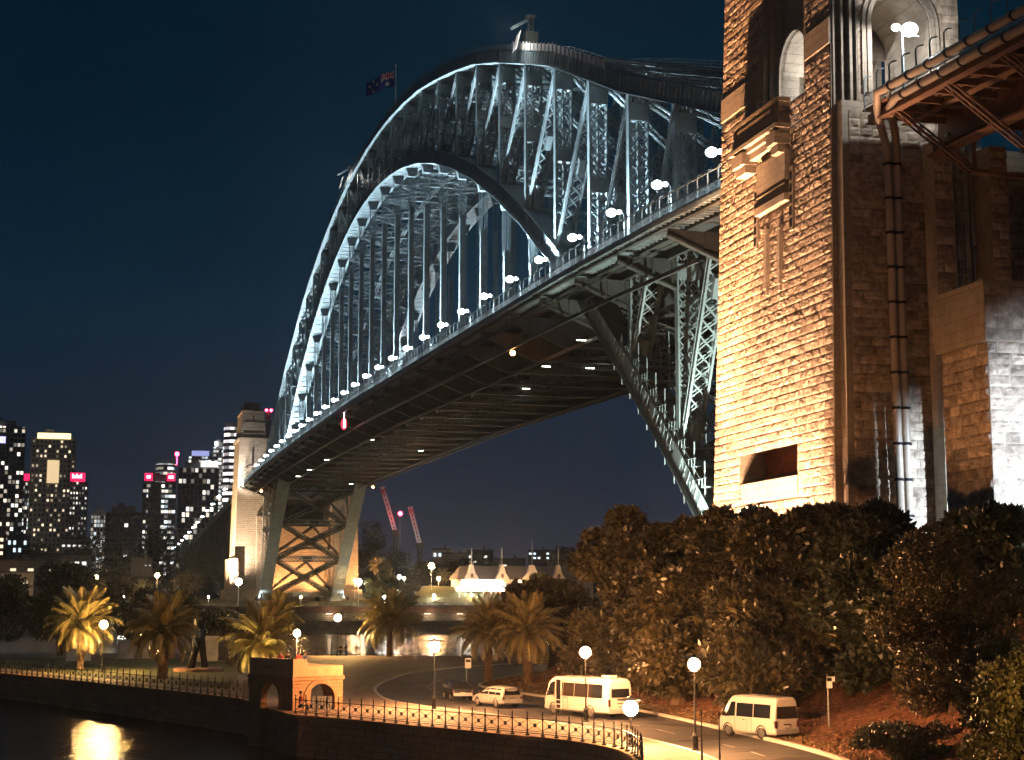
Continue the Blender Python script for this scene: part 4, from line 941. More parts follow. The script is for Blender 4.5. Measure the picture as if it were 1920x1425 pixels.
# ---------------------------------------------------------------- cast iron fences
def fence_post():
    m = MB(); m.box(-.11, .11, -.11, .11, 0, .12); m.lathe([(.075, .12), (.06, .3), (.045, .34), (.04, .95), (.07, 1.0), (.07, 1.08), (.035, 1.12), (.05, 1.2), (.02, 1.26), (.055, 1.32), (.0, 1.52)], 0, 0, 0, 8)
    o = m.build('post', M['iron'], link=False); return o.data
pm = fence_post()
def fence(name, line, step, label, z=2.92, sc=1.0, mat_=None, group=None):
    e = empty(name, (*line[0], z), 0, label, 'fence', group); L = [0]; pts = [Vector((*p, z)) for p in line]
    for a, b_ in zip(pts, pts[1:]): L.append(L[-1]+(b_-a).length)
    k = min(99, int(L[-1]/step)); P = []
    for i in range(k+1):
        s = L[-1]*i/k
        for j in range(len(L)-1):
            if s <= L[j+1]+1e-6: P.append(pts[j].lerp(pts[j+1], (s-L[j])/max(1e-6, L[j+1]-L[j]))); break
    for p in P:
        o = bpy.data.objects.new('post', pm); COL.objects.link(o); o.parent = e; o.location = p-pts[0]; o.scale = (sc, sc, sc)
        if mat_: pass
    r = MB()
    for a, b_ in zip(P, P[1:]):
        a = a-pts[0]; b_ = b_-pts[0]; up = Vector((0, 0, sc))
        for h, w in ((1.04, .05), (.18, .045), (.3, .03)): r.bar(a+up*h, b_+up*h, w*sc, w*sc)
        m = (a+b_)/2
        for h0, h1 in ((.32, 1.0), (1.0, .32)): r.bar(a+up*h0, b_+up*h1, .025*sc)
        t = (b_-a).normalized().cross(Vector((0, 0, 1))); c = m+up*.66; r.tube([c-t*.03, c+t*.03], .13*sc, 10)
    o = r.build('rails', M['iron'], e); return e
fence('iron_fence', [(-72.4, -49.4)]+[(-71.0, -52.3), (-68.1, -57.9), (-66.1, -62.4), (-63.8, -66.8), (-62.1, -70.7), (-60.35, -74.0), (-59.05, -78), (-58.55, -82), (-58.95, -85.5), (-60.05, -90), (-62.5, -97)], 1.33, 'black cast iron fence with spear finials on the lamplit promenade, right of the stone shelter', sc=1.0)
fence('iron_fence', [(-104, 44), (-95.5, 26.8), (-89.4, 11.6), (-82.7, -6.2), (-78.3, -17.2), (-74.3, -29.4), (-74.0, -33)], 1.6, 'dark cast iron fence with spear finials on the unlit promenade, left of the stone shelter', sc=1.1)
fence('iron_fence', [(-62, 90), (-55.3, 81.8), (-29, 74.2), (0, 68)], 2.2, 'low iron harbour fence behind the palms, with people leaning at it', sc=1.15)
# far shore railing is built with the far shore
# ---------------------------------------------------------------- globe lamps on posts
GL = emat('warm_globe_glow', (1, .66, .30), 95)
def globe_lamp(loc, h, label, power, r=.24, col=(1, .43, .16), m=None, group=None, lit=True):
    e = empty('street_lamp', loc, 0, label, 'street lamp', group); p = MB()
    p.lathe([(.2, 0), (.2, .08), (.15, .12), (.15, .75), (.18, .8), (.09, .95), (.06, 1.1), (.045, h*.5), (.035, h-.35), (.07, h-.3), (.04, h-.2)], 0, 0, 0, 10); p.build('post', M['iron'], e)
    p = MB(); p.lathe([(.03, h-.25), (.13, h-.12), (.15, h-.1), (.05, h-.02)], 0, 0, 0, 10); p.build('collar', M['iron'], e)
    g = MB(); g.sphere((0, 0, h+r*.8), r, 14, 10); g.build('globe', powmat('sodium_globe_glow', col, power*1.45, r), e, smooth=True)
    c_ = MB(); c_.lathe([(.02, h+r*1.83), (r*1.9, h+r*1.86), (r*1.85, h+r*1.98), (r*.5, h+r*2.15), (.03, h+r*2.5)], 0, 0, 0, 16); c_.build('cap', M['iron'], e)  # cap added to block the globe's upward light
    return e
GL2 = emat('hot_globe_glow', (1, .72, .38), 260)
gg = 'globe street lamps along the promenade and road'
globe_lamp((-61.4, -46.4, 2.92), 4.4, 'bright orange globe lamp on a thin post by the fence, left of the parked cars', 14000, .38, m=GL2, group=gg)
globe_lamp((-54.3, -62.5, 2.92), 4.4, 'bright orange globe lamp on a black post in front of the white bus', 11500, .36, m=GL2, group=gg)
globe_lamp((-54.95, -84.4, 2.92), 4.4, 'bright orange globe lamp on a black post between the bus and the white van', 10000, .33, m=GL2, group=gg)
globe_lamp((-85.3, 27, 2.92), 5.2, 'yellow globe lamp on a tall post in front of the leftmost palm', 11000, .44, (1, .55, .18), group=gg)
globe_lamp((-49.7, 78.3, 2.92), 5.4, 'yellow globe lamp by the harbour fence between two palms', 9000, .50, (1, .55, .18), GL2, group=gg)
globe_lamp((-50, -117, 3.1), 4.4, 'added orange globe lamp out of view, lighting the yellow bush', 3800, .34, (1, .55, .2), group=gg)  # added out of view to brighten the bush, no known lamp here
globe_lamp((-57.6, -81.3, 2.92), 1.8, 'glaring low white-hot globe lamp at the fence bend, by the rear of the bus', 3000, .42, (1, .55, .22))
# ---------------------------------------------------------------- stone arch building
sb = empty('stone_arch_building', (-72.2, -46.0, 1.2), 0, 'small sandstone shelter with round arches and a roof terrace standing on the sea wall', 'building')
A = R(-25); ux = Vector((math.cos(-A), math.sin(-A), 0)); uy = Vector((math.sin(A), math.cos(A), 0))
# local frame: u along lit front (to the right), v backwards
WU, WV, H0 = 4.5, 6.4, 3.95
m_ = MB(); arch_plate(m_, lambda u, z, w: tuple(ux*u+uy*w+Vector((0, 0, z))), 0, WU, -1.5, H0, 2.55, 1.22, 2.45, 0, .5)
arch_plate(m_, lambda u, z, w: tuple(ux*w+uy*u+Vector((0, 0, z))), .5, WV, -1.5, H0, 3.2, 1.3, 2.45, 0, .5)
arch_plate(m_, lambda u, z, w: tuple(ux*w+uy*u+Vector((0, 0, z))), .5, WV, 1.6, H0, 3.2, 1.3, 2.45, WU-.5, WU)
arch_plate(m_, lambda u, z, w: tuple(ux*u+uy*w+Vector((0, 0, z))), .5, WU-.5, 1.6, H0, 2.55, 1.2, 2.45, WV-.5, WV)
m_.build('walls', M['sandstone'], sb)
m_ = MB(); arch_ring(m_, lambda u, z, w: tuple(ux*u-uy*w+Vector((0, 0, z))), 2.55, 2.45, 1.22, 1.6, -.03, .07, z0=1.7); arch_ring(m_, lambda u, z, w: tuple(-ux*w+uy*u+Vector((0, 0, z))), 3.2, 2.45, 1.3, 1.7, -.03, .07, z0=.6); m_.build('arch_stones', M['sandstone'], sb)
def ub(mb, u0, u1, v0, v1, z0, z1): mb.add([tuple(ux*u+uy*v+Vector((0, 0, z))) for z in (z0, z1) for v in (v0, v1) for u in (u0, u1)], ((0, 2, 3, 1), (4, 5, 7, 6), (0, 1, 5, 4), (2, 6, 7, 3), (0, 4, 6, 2), (1, 3, 7, 5)))
m_ = MB(); ub(m_, -.1, WU+.1, -.1, WV+.1, H0, H0+.3); m_.build('terrace_slab', M['sandstone'], sb)
m_ = MB(); PS = mat('rendered_parapet', (.46, .30, .17), .8, 0, .12, 2, .01, 20)
ub(m_, 0, WU, 0, .3, H0+.3, H0+1.05); ub(m_, 0, 1.0, 0, .3, H0+1.05, H0+1.6); ub(m_, 1.0, 1.35, 0, .3, H0+1.05, H0+1.35); ub(m_, 0, .3, .3, WV, H0+.3, H0+1.6); ub(m_, WU-.3, WU, .3, WV, H0+.3, H0+1.05); ub(m_, .3, WU-.3, WV-.3, WV, H0+.3, H0+1.2)
m_.build('parapet', PS, sb)
m_ = MB(); c = ux*(-.01)+uy*3.1+Vector((0, 0, H0+.95)); m_.box(-.02, .02, -.7, .7, -.09, .09, M=Matrix.Translation(c) @ Matrix.Rotation(-A, 4, 'Z')); m_.build('recess_mark', M['iron'], sb)
o = empty('globe_light', (-71.4, -41.6, 5.45), 0, 'pale round globe light on a short pole on the shelter roof terrace', 'lamp'); m_ = MB(); m_.tube([(0, 0, 0), (0, 0, 2.9)], .035, 6); m_.build('pole', M['white'], o); m_ = MB(); m_.sphere((0, 0, 3.15), .27, 14, 10); m_.build('globe', powmat('terrace_globe_glow', (1, .58, .26), 1500, .27), o, smooth=True)
# signs, bollard poles
def sign(loc, h, label, w=.5, hh=.8, rz=0, z2=None):
    e = empty('road_sign', loc, rz, label, 'sign'); m = MB(); m.tube([(0, 0, 0), (0, 0, h)], .045, 8); m.build('pole', M['steel'], e)
    m = MB(); m.box(-w*.25, w*.75, -.08, -.05, h-hh, h); 
    if z2: m.box(-w*.25, w*1.2, -.08, -.05, h-.3, h)
    m.build('plate', M['white'], e); m = MB(); m.box(-w*.15, w*.65, -.085, -.081, h-hh*.4, h-hh*.12); m.build('panel_mark', M['iron'], e)
sign((-51.8, -16.6, 2.8), 2.9, 'white rectangular road sign on a thin pole behind the dark car', .6, .95, R(-8))
sign((-43.6, -77.6, 3.0), 3.5, 'pale street sign with two plates on a pole beside the white van', .35, .7, R(-15), True)
for x, y, h, lab in ((-56.6, -89.5, 2.6, 'thin dark iron post near the kerb, left one of the pair before the white van'), (-55.9, -90.2, 2.5, 'thin dark iron post near the kerb, right one of the pair before the white van')):
    e = empty('iron_post', (x, y, 2.92), 0, lab, 'post'); m = MB(); m.lathe([(.06, 0), (.05, .4), (.035, .5), (.032, h-.1), (.05, h-.08), (.0, h)], 0, 0, 0, 8); m.build('shaft', M['iron'], e)
# ---------------------------------------------------------------- vehicles
def vehicle(name, label, cat, st, wheels, wr, wins, paint, loc, rz, sc=1.08, extras=None, rearwin=None, frontwin=None, tail=(.62, .8, .95), plate=None):
    """st: stations (x, zb, zbelt, zroof, wb, wbelt, wroof); +x is forward"""
    e = empty(name, loc, rz, label, cat); e.scale = (sc, sc, sc); m = MB(); rows = []
    def it(x, c):
        for p, q in zip(st, st[1:]):
            if x <= q[0]: return p[c]+(q[c]-p[c])*(x-p[0])/(q[0]-p[0])
        return st[-1][c]
    for x, zb, zm, zt__, wb, wm_, wt in st:
        rows.append([(x, s*w, z) for s, w, z in ((1, wb*.9, zb), (1, wb, zb+.12), (1, (wb+wm_)/2+.015, (zb+zm)/2), (1, wm_, zm), (1, (wm_+wt)/2+.01, (zm+zt__)/2), (1, wt, zt__-.09), (1, wt*.78, zt__), (1, wt*.3, zt__+.02))]+
                    [(x, s*w, z) for s, w, z in reversed(((-1, wb*.9, zb), (-1, wb, zb+.12), (-1, (wb+wm_)/2+.015, (zb+zm)/2), (-1, wm_, zm), (-1, (wm_+wt)/2+.01, (zm+zt__)/2), (-1, wt, zt__-.09), (-1, wt*.78, zt__), (-1, wt*.3, zt__+.02)))])
    k = len(rows[0]); vs = [p for r in rows for p in r]; fs = []
    for i in range(len(rows)-1):
        for j in range(k): fs.append((i*k+j, i*k+(j+1) % k, (i+1)*k+(j+1) % k, (i+1)*k+j))
    fs.append(tuple(reversed(range(k)))); fs.append(tuple((len(rows)-1)*k+j for j in range(k))); m.add(vs, fs)
    o = m.build('body', paint, e)
    bv = o.modifiers.new('bevel', 'BEVEL'); bv.width = .03; bv.segments = 2; bv.limit_method = 'ANGLE'
    def side(x, t, s, off=.014):
        zb, zm, zt__, wm_, wt = it(x, 2), it(x, 2), it(x, 3), it(x, 5), it(x, 6); z = zm+(zt__-.09-zm)*t; w = wm_+(wt-wm_)*t+.02*math.sin(math.pi*t)*0+.01
        return (x, s*(w+off), z)
    for s in (1, -1):
        for (x0, x1, t0, t1, *sk) in wins:
            a, b_ = (sk+[0, 0])[:2]; g = MB(); q = []
            n_ = 4
            for i in range(n_):
                u0, u1 = i/n_, (i+1)/n_
                for (ta, tb) in ((t0, (t0+t1)/2), ((t0+t1)/2, t1)):
                    def X(u, t): f = (t-t0)/(t1-t0); return (x0+a*f)*(1-u)+(x1+b_*f)*u
                    g.add([side(X(u0, ta), ta, s), side(X(u1, ta), ta, s), side(X(u1, tb), tb, s), side(X(u0, tb), tb, s)], ((0, 1, 2, 3) if s < 0 else (3, 2, 1, 0),))
            g.build('window', M['glass'], e)
        for wx in wheels:
            t = MB(); w0 = it(wx, 4); t.tube([(wx, s*(w0-.2), wr), (wx, s*(w0-.19), wr), (wx, s*(w0+.0), wr), (wx, s*(w0+.015), wr)], [wr*.9, wr, wr, wr*.9], 20)
            to = t.build('wheel', M['tyre'], e)
            r_ = MB(); r_.tube([(wx, s*(w0+.0), wr), (wx, s*(w0+.03), wr)], [wr*.68, wr*.62], 14)
            for q in range(5):
                an = q*2*math.pi/5; r_.bar((wx, s*(w0+.035), wr), (wx+math.cos(an)*wr*.55, s*(w0+.035), wr+math.sin(an)*wr*.55), .05)
            r_.build('rim', M['chrome'], to)
            a_ = MB(); n_ = 12
            for i in range(n_):
                p, q = math.pi*i/n_, math.pi*(i+1)/n_; 
                a_.add([(wx+math.cos(v)*r, s*(w0+o_), wr+math.sin(v)*r) for o_, r, v in ((.02, wr*1.02, p), (.02, wr*1.02, q), (.035, wr*1.2, q), (.035, wr*1.2, p))], ((0, 1, 2, 3) if s < 0 else (3, 2, 1, 0),))
            a_.build('wheel_arch', M['tyre'], e)
    xr = st[0][0]; xf = st[-1][0]
    if rearwin:
        x0, z0, x1, z1, w0, w1 = rearwin; g = MB(); g.add([(x0, -w0, z0), (x0, w0, z0), (x1, w1, z1), (x1, -w1, z1)], ((3, 2, 1, 0),)); g.build('rear_window', M['glass'], e)
    if frontwin:
        x0, z0, x1, z1, w0, w1 = frontwin; g = MB(); g.add([(x0, -w0, z0), (x0, w0, z0), (x1, w1, z1), (x1, -w1, z1)], ((0, 1, 2, 3),)); g.build('windscreen', M['glass'], e)
    for s in (1, -1):
        g = MB(); wz = it(xr, 5); z0 = it(xr, 2)
        g.box(xr-.03, xr+.10, s*wz-.14 if s > 0 else -wz-.012, wz+.012 if s > 0 else -wz+.14, z0*tail[0], z0*tail[2]); g.build('tail_light', M['taill'], e)
        g = MB(); wz = it(xf, 4); g.box(xf-.12, xf+.02, s*wz-.28 if s > 0 else -wz-.0, wz if s > 0 else -wz+.28, z0*.62, z0*.8); g.build('headlight', M['chrome'], e)
        g = MB(); xm = it(xf-.9, 0); xm = xf-.75 if extras != 'car' else xf-1.5; g.box(xm-.06, xm+.06, s*(it(xm, 5)+.04) if s > 0 else -(it(xm, 5)+.22), it(xm, 5)+.22 if s > 0 else -(it(xm, 5)+.04), it(xm, 2)+.05, it(xm, 2)+.28); g.build('wing_mirror', M['iron'], e)
    g = MB(); xs_ = [p for p in (wheels[0]-.55, wheels[0]-1.5, (wheels[1]+.75)) ]
    for s in (1, -1):
        for xx in xs_:
            zb_, zm_ = it(xx, 1)+.12, it(xx, 2); w_ = max(it(xx, 4), it(xx, 5), (it(xx, 4)+it(xx, 5))/2+.015)
            g.box(xx-.005, xx+.005, s*w_+.004 if s > 0 else -w_-.01, w_+.01 if s > 0 else -w_-.004, zb_, zm_)
        g.box(wheels[0]-1.35, wheels[0]-1.2, s*(it(0, 5)+.01) if s > 0 else -it(0, 5)-.04, it(0, 5)+.04 if s > 0 else -(it(0, 5)+.01), it(0, 2)-.14, it(0, 2)-.1)
    g.build('door_seams', M['iron'], e)
    g = MB(); g.box(xr-.08, xr+.15, -it(xr, 4)*.97, it(xr, 4)*.97, st[0][1]+.02, st[0][1]+.26); g.box(xf-.12, xf+.07, -it(xf, 4)*.97, it(xf, 4)*.97, st[-1][1]+.02, st[-1][1]+.26); g.build('bumper', M['bump'], e)
    g = MB(); zp = plate or st[0][2]*.62; g.box(xr-.045, xr-.01, -.19, .19, zp, zp+.11); g.build('number_plate', M['white'], e)
    g = MB(); g.box(xr-.03, xr+.005, -.24, .24, zp+.14, zp+.18); g.build('handle_strip', M['iron'], e)
    return e
M['taill'] = emat('tail_lamp_lens', (1, .05, .04), .06); M['bump'] = mat('grey_plastic', (.35, .35, .36), .5); M['silver'] = mat('silver_paint', (.38, .37, .35), .3, .4, .05, 2, coat=.6); M['navy'] = mat('dark_paint', (.02, .022, .03), .2, .2, .05, 2, coat=1)
M['cream'] = mat('cream_white_paint', (.60, .585, .55), .35, 0, .03, 2, coat=.5)
def hd(dx, dy): return math.atan2(dy, dx)
# high-roof van
vehicle('van', 'white high-roof passenger van seen from behind on the right-hand side of the road', 'van',
    [(-2.35, .32, 1.08, 2.12, .84, .86, .70), (-2.28, .28, 1.1, 2.24, .86, .87, .74), (-1.6, .26, 1.1, 2.28, .87, .88, .76), (.6, .26, 1.1, 2.28, .87, .88, .76), (1.2, .26, 1.08, 2.22, .87, .88, .72), (1.65, .26, 1.06, 1.75, .86, .86, .70), (2.05, .27, 1.02, 1.22, .84, .82, .62), (2.3, .32, .8, .95, .76, .70, .5)], (1.35, -1.3), .35,
    [(-2.0, -.70, .04, .70), (-.64, .66, .04, .70), (.78, 1.62, .04, .76, 0, -.45)], M['cream'], (-47.55, -75.8, 2.81), hd(-.9, 2.6), 1.12,
    rearwin=(-2.385, 1.16, -2.345, 1.86, .76, .68), frontwin=(2.06, 1.2, 1.5, 1.95, .72, .62))
# small bus with its door open
bus = vehicle('minibus', 'white minibus with a dark window band and its front door open, standing on the road', 'bus',
    [(-3.35, .36, 1.3, 2.35, .93, .95, .84), (-3.25, .32, 1.32, 2.48, .95, .97, .86), (-2.4, .3, 1.32, 2.55, .96, .98, .88), (1.6, .3, 1.32, 2.55, .96, .98, .88), (2.5, .3, 1.3, 2.48, .96, .98, .86), (3.0, .3, 1.25, 2.2, .95, .96, .82), (3.3, .32, 1.15, 1.6, .92, .92, .78), (3.42, .36, .95, 1.1, .88, .86, .7)], (2.35, -1.55), .38,
    [(-2.75, -1.32, -.02, .72), (-1.28, .12, -.02, .72), (.16, 1.3, -.02, .72), (1.34, 1.46, -.02, .72), (2.25, 3.15, -.0, .78, 0, -.35)], M['cream'], (-52.0, -55.6, 2.81), hd(-1.7, 4.5), 1.12,
    rearwin=(-3.375, 1.35, -3.34, 2.1, .75, .7), frontwin=(3.32, 1.3, 2.75, 2.3, .85, .78))
g = MB(); g.box(1.5, 2.02, .985, 1.01, .42, 2.3); g.build('open_door', M['glass'], bus)
g = MB(); 
for k in range(3): g.box(1.5, 2.02, .96, 1.02, .42+k*.28, .47+k*.28)
g.box(1.46, 1.5, .98, 1.05, .4, 2.3); g.box(2.02, 2.06, .98, 1.05, .4, 2.3); g.build('door_frame', M['cream'], bus)
g = MB(); g.box(-2.7, -1.9, -.3, .3, 2.55, 2.7); g.build('roof_unit', M['cream'], bus)
car = [(-2.2, .36, .86, .95, .76, .78, .6), (-2.12, .3, .9, 1.3, .8, .82, .6), (-1.85, .26, .9, 1.44, .83, .84, .60), (-.2, .24, .9, 1.47, .84, .85, .62), (.45, .24, .9, 1.38, .84, .85, .6), (1.15, .24, .88, .95, .84, .83, .72), (1.9, .26, .74, .80, .82, .78, .66), (2.25, .32, .6, .66, .74, .7, .55)]
vehicle('estate_car', 'silver estate car parked behind the minibus, roof rails catching the light', 'car', car, (1.35, -1.3), .31,
    [(-1.95, -1.25, .04, .9, .12, 0), (-1.18, -.3, .04, .9), (-.22, .85, .04, .9, 0, -.42)], M['silver'], (-55.65, -43.4, 2.81), hd(-.8, 3.0), 1.12, extras='car', rearwin=(-2.235, .92, -2.10, 1.34, .66, .56), frontwin=(1.12, .95, .45, 1.36, .66, .55))
hb = [(-1.95, .36, .86, .93, .74, .76, .6), (-1.85, .3, .9, 1.18, .8, .8, .58), (-1.4, .26, .9, 1.4, .82, .82, .58), (-.2, .24, .9, 1.46, .83, .83, .6), (.4, .24, .9, 1.36, .83, .83, .58), (1.05, .24, .86, .95, .83, .81, .7), (1.7, .26, .72, .78, .8, .76, .64), (2.0, .32, .58, .64, .72, .68, .54)]
vehicle('hatchback_car', 'dark blue-black hatchback parked in front of the silver estate', 'car', hb, (1.2, -1.2), .3,
    [(-1.45, -.9, .12, .8, .2, 0), (-.84, -.1, .12, .84), (-.04, .85, .12, .84, 0, -.4)], M['navy'], (-56.6, -33.7, 2.81), hd(.1, 3.0), 1.12, extras='car', rearwin=(-2.0, .9, -1.80, 1.27, .64, .54), frontwin=(1.05, .94, .42, 1.34, .64, .52))
# ---------------------------------------------------------------- people
def person(name_pose, loc, rz, label, top, legs, skin, hair, pose='stand', sc=1.0):
    e = empty('person', loc, rz, label, 'person'); e.scale = (sc, sc, sc)
    def skin_obj(nm, verts, edges, m, lev=1):
        me = bpy.data.meshes.new(nm); me.from_pydata([v[:3] for v in verts], edges, []); me.materials.append(m)
        o = bpy.data.objects.new(nm, me); COL.objects.link(o); o.parent = e
        md_ = o.modifiers.new('skin', 'SKIN'); sv = me.skin_vertices[0].data if me.skin_vertices else None
        if sv is None: me.skin_vertices.new(); sv = me.skin_vertices[0].data
        for i, v in enumerate(verts): sv[i].radius = (v[3], v[4] if len(v) > 4 else v[3]); 
        sv[0].use_root = True
        s2 = o.modifiers.new('sub', 'SUBSURF'); s2.levels = lev; s2.render_levels = lev
        return o
    if pose == 'sit':
        hip = .42; kn = ((.1, -.45, .45), (-.1, -.45, .45)); ft = ((.1, -.5, .05), (-.1, -.5, .05)); toe = -.66
    else:
        hip = .92; kn = ((.1, -.02, .5), (-.11, -.03, .5)); ft = ((.12, .03, .08), (-.13, 0, .08)); toe = -.14
    V_ = [(0, 0, hip, .15, .11), (0, 0, hip+.2, .14, .1), (0, -.01, hip+.42, .17, .11), (0, 0, hip+.55, .08, .07), (0, -.01, hip+.62, .05, .05), (0, -.03, hip+.72, .075, .09), (0, -.03, hip+.82, .06, .08),
          (.17, 0, hip+.5, .06), (.22, -.05, hip+.24, .045), (.18, -.24, hip+.1, .032), (.16, -.32, hip+.1, .028),
          (-.17, 0, hip+.5, .06), (-.23, -.03, hip+.24, .045), (-.2, -.18, hip+.04, .032), (-.19, -.25, hip+.02, .028),
          (.09, 0, hip-.08, .09), (*kn[0], .06), (*ft[0], .045), (ft[0][0], toe if pose == 'sit' else -.12, .04, .035),
          (-.09, 0, hip-.08, .09), (*kn[1], .06), (*ft[1], .045), (ft[1][0], toe if pose == 'sit' else -.14, .04, .035)]
    Ed = [(0, 1), (1, 2), (2, 3), (3, 4), (4, 5), (5, 6), (2, 7), (7, 8), (8, 9), (9, 10), (2, 11), (11, 12), (12, 13), (13, 14), (0, 15), (15, 16), (16, 17), (17, 18), (0, 19), (19, 20), (20, 21), (21, 22)]
    for base, (hx, hy, hzz) in ((10, V_[10][:3]), (14, V_[14][:3])):
        for k, (dx, ln) in enumerate(((-.03, .075), (-.01, .09), (.01, .085), (.03, .07))):
            V_.append((hx+dx, hy-.04, hzz, .009)); V_.append((hx+dx, hy-.04-ln*.6, hzz-.015, .008)); a = len(V_)-2; Ed += [(base, a), (a, a+1)]
        V_.append((hx+(.045 if hx < 0 else -.045), hy-.03, hzz+.01, .01)); Ed.append((base, len(V_)-1))
    skin_obj('body', V_, Ed, skin, 1)
    c = [(0, 0, hip-.02, .165, .125), (0, 0, hip+.2, .155, .115), (0, -.01, hip+.42, .185, .125), (0, 0, hip+.52, .1, .09), (.18, 0, hip+.49, .075), (.23, -.05, hip+.24, .058), (-.18, 0, hip+.49, .075), (-.24, -.03, hip+.24, .058)]
    skin_obj('jacket', c, [(0, 1), (1, 2), (2, 3), (2, 4), (4, 5), (2, 6), (6, 7)], top)
    tr = [(0, 0, hip, .16, .125), (.09, 0, hip-.08, .1), (*kn[0], .075), (*ft[0], .06), (-.09, 0, hip-.08, .1), (*kn[1], .075), (*ft[1], .06)]
    skin_obj('trousers', tr, [(0, 1), (1, 2), (2, 3), (0, 4), (4, 5), (5, 6)], legs)
    h = MB(); h.sphere((0, .005, hip+.8), .118, 10, 7, 1.0); h.build('hair', hair, e, smooth=True)
    f = MB(); h0 = hip+.745
    for s in (-1, 1): f.box(s*.035-.012, s*.035+.012, -.128, -.115, h0+.02, h0+.03)
    f.box(-.012, .012, -.145, -.115, h0-.02, h0+.01); f.box(-.025, .025, -.125, -.112, h0-.055, h0-.045); f.build('face_features', hair, e)
    return e
sk_ = mat('skin', (.42, .24, .16), .5, var=.08); hk = mat('dark_hair', (.02, .013, .01), .6); C1 = mat('black_cloth', (.02, .02, .025), .9); C2 = mat('red_cloth', (.35, .05, .05), .9); C3 = mat('pale_cloth', (.6, .55, .5), .9); C4 = mat('denim_cloth', (.04, .06, .12), .9)
person('a', (-49.6, 75.9, 2.93), R(20), 'person in a dark coat leaning at the harbour fence, left of the three', C1, C1, sk_, hk, sc=1.1)
person('b', (-48.8, 75.5, 2.93), R(160), 'person in dark clothes at the harbour fence, middle of the three', C1, C4, sk_, hk, sc=1.08)
person('c', (-47.3, 75.1, 2.93), R(-10), 'person in black standing alone by the harbour fence, right of the three', C1, C1, sk_, hk, sc=1.12)
person('d', (-71.75, -47.2, 2.95), R(100), 'person with long dark hair sitting on the promenade against the stone arch building', C2, C4, sk_, hk, 'sit', 1.15)
for i, (dx, dy, c_, lab) in enumerate(((-1.1, .2, C2, 'person in red on the shelter roof terrace, leftmost of the group'), (-.55, .1, C1, 'person in dark clothes on the roof terrace, just left of the globe light'), (.35, .3, C2, 'person in red with a pale bag on the roof terrace, right of the globe light'), (.85, .5, C4, 'person in blue on the roof terrace, farthest right of the group'))):
    person('t', (-71.6+dx, -42.2+dy, 5.45), R(rng.uniform(-60, 60)), lab, c_, C4 if c_ is C2 else C1, sk_, hk, sc=1.0)
# barrier, bollards near the shelter
e = empty('folding_barrier', (-70.9, -47.4, 2.93), R(-30), 'pale slatted folding barrier standing in front of the stone arch', 'barrier'); m_ = MB(); m_.box(0, 1.5, -.03, .03, .1, .16); m_.box(0, 1.5, -.03, .03, 1.05, 1.15)
for k in range(7): m_.box(k*.235, k*.235+.12, -.02, .02, .16, 1.05)
m_.build('slats', C3, e); m_ = MB(); m_.bar((.1, 0, 1.1), (.1, -.5, 0), .05); m_.bar((1.4, 0, 1.1), (1.4, -.5, 0), .05); m_.build('legs', M['steel'], e)
# sculpture on a plinth
e = empty('bronze_sculpture', (-74.2, 27.3, 2.92), 0, 'dark bronze abstract standing sculpture on a low round plinth beside a palm', 'sculpture'); m_ = MB(); m_.lathe([(2.9, 0), (2.9, .35), (2.7, .45)], 0, 0, 0, 20); m_.build('plinth', M['seawall'], e)
m_ = MB(); m_.tube([(-.9, 0, .4), (-.55, 0, 2.0), (-.2, 0, 4.2), (0, 0, 6.0), (.2, 0, 6.9), (-.15, 0, 7.6)], [.5, .45, .6, .75, .8, .25], 10); m_.tube([(.8, .1, .4), (.6, .1, 1.6), (.3, 0, 3.4), (.1, 0, 5.0)], [.45, .38, .5, .5], 10); m_.tube([(.1, 0, 5.4), (.7, 0, 4.6), (.6, 0, 3.9)], [.4, .3, .12], 8); m_.build('figure', M['iron'], e, smooth=True)
# storage containers, tent and dark van by the trees
def corr_box(label, x, y, w, h, d, z=2.95, colr=None, rz=0):
    e = empty('storage_container', (x, y, z), rz, label, 'container', None); m = MB(); m.box(0, w, 0, d, 0, h)
    k = int(w/.45)
    for i in range(k): m.box(i*w/k+.05, i*w/k+.3, -.08, 0, .15, h-.15)
    m.box(-.05, w+.05, -.1, d, h-.12, h+.05); m.box(-.05, w+.05, -.1, d, 0, .14); m.build('shell', colr or C3, e); m = MB(); m.box(w*.02, w*.02+.06, -.14, -.08, .2, h-.2); m.build('lock_bar', M['iron'], e)
corr_box('large pale corrugated container behind the sculpture, white roof edge', -72.4, 60, 7.2, 3.4, 2.5)
corr_box('pale double-door cabin at the park edge, left of the middle palm', -82.6, 74, 2.3, 2.6, 2.2); corr_box('smaller pale cabin to the right of its twin at the park edge', -79.6, 73.4, 1.7, 2.6, 2.2)
corr_box('low white utility cabin behind the leftmost palm', -89.8, 66, 3.4, 1.7, 1.8, colr=M['white'])
e = empty('display_van', (-70.2, 48.5, 2.93), R(-5), 'long dark display trailer with pale lettering parked behind the palms', 'trailer'); m_ = MB(); m_.box(0, 10.5, 0, 2.4, .5, 2.4); m_.add([(0, 0, 2.4), (3.6, 0, 2.4), (.0, 0, 3.4), (0, 2.4, 2.4), (3.6, 2.4, 2.4), (0, 2.4, 3.4)], ((0, 1, 2), (5, 4, 3), (1, 4, 5, 2), (0, 2, 5, 3))); m_.build('body', M['navy'], e)
for x in (1.5, 8.5):
    m_ = MB(); m_.tube([(x, -.02, .45), (x, .2, .45)], .45, 16); m_.build('wheel', M['tyre'], e)
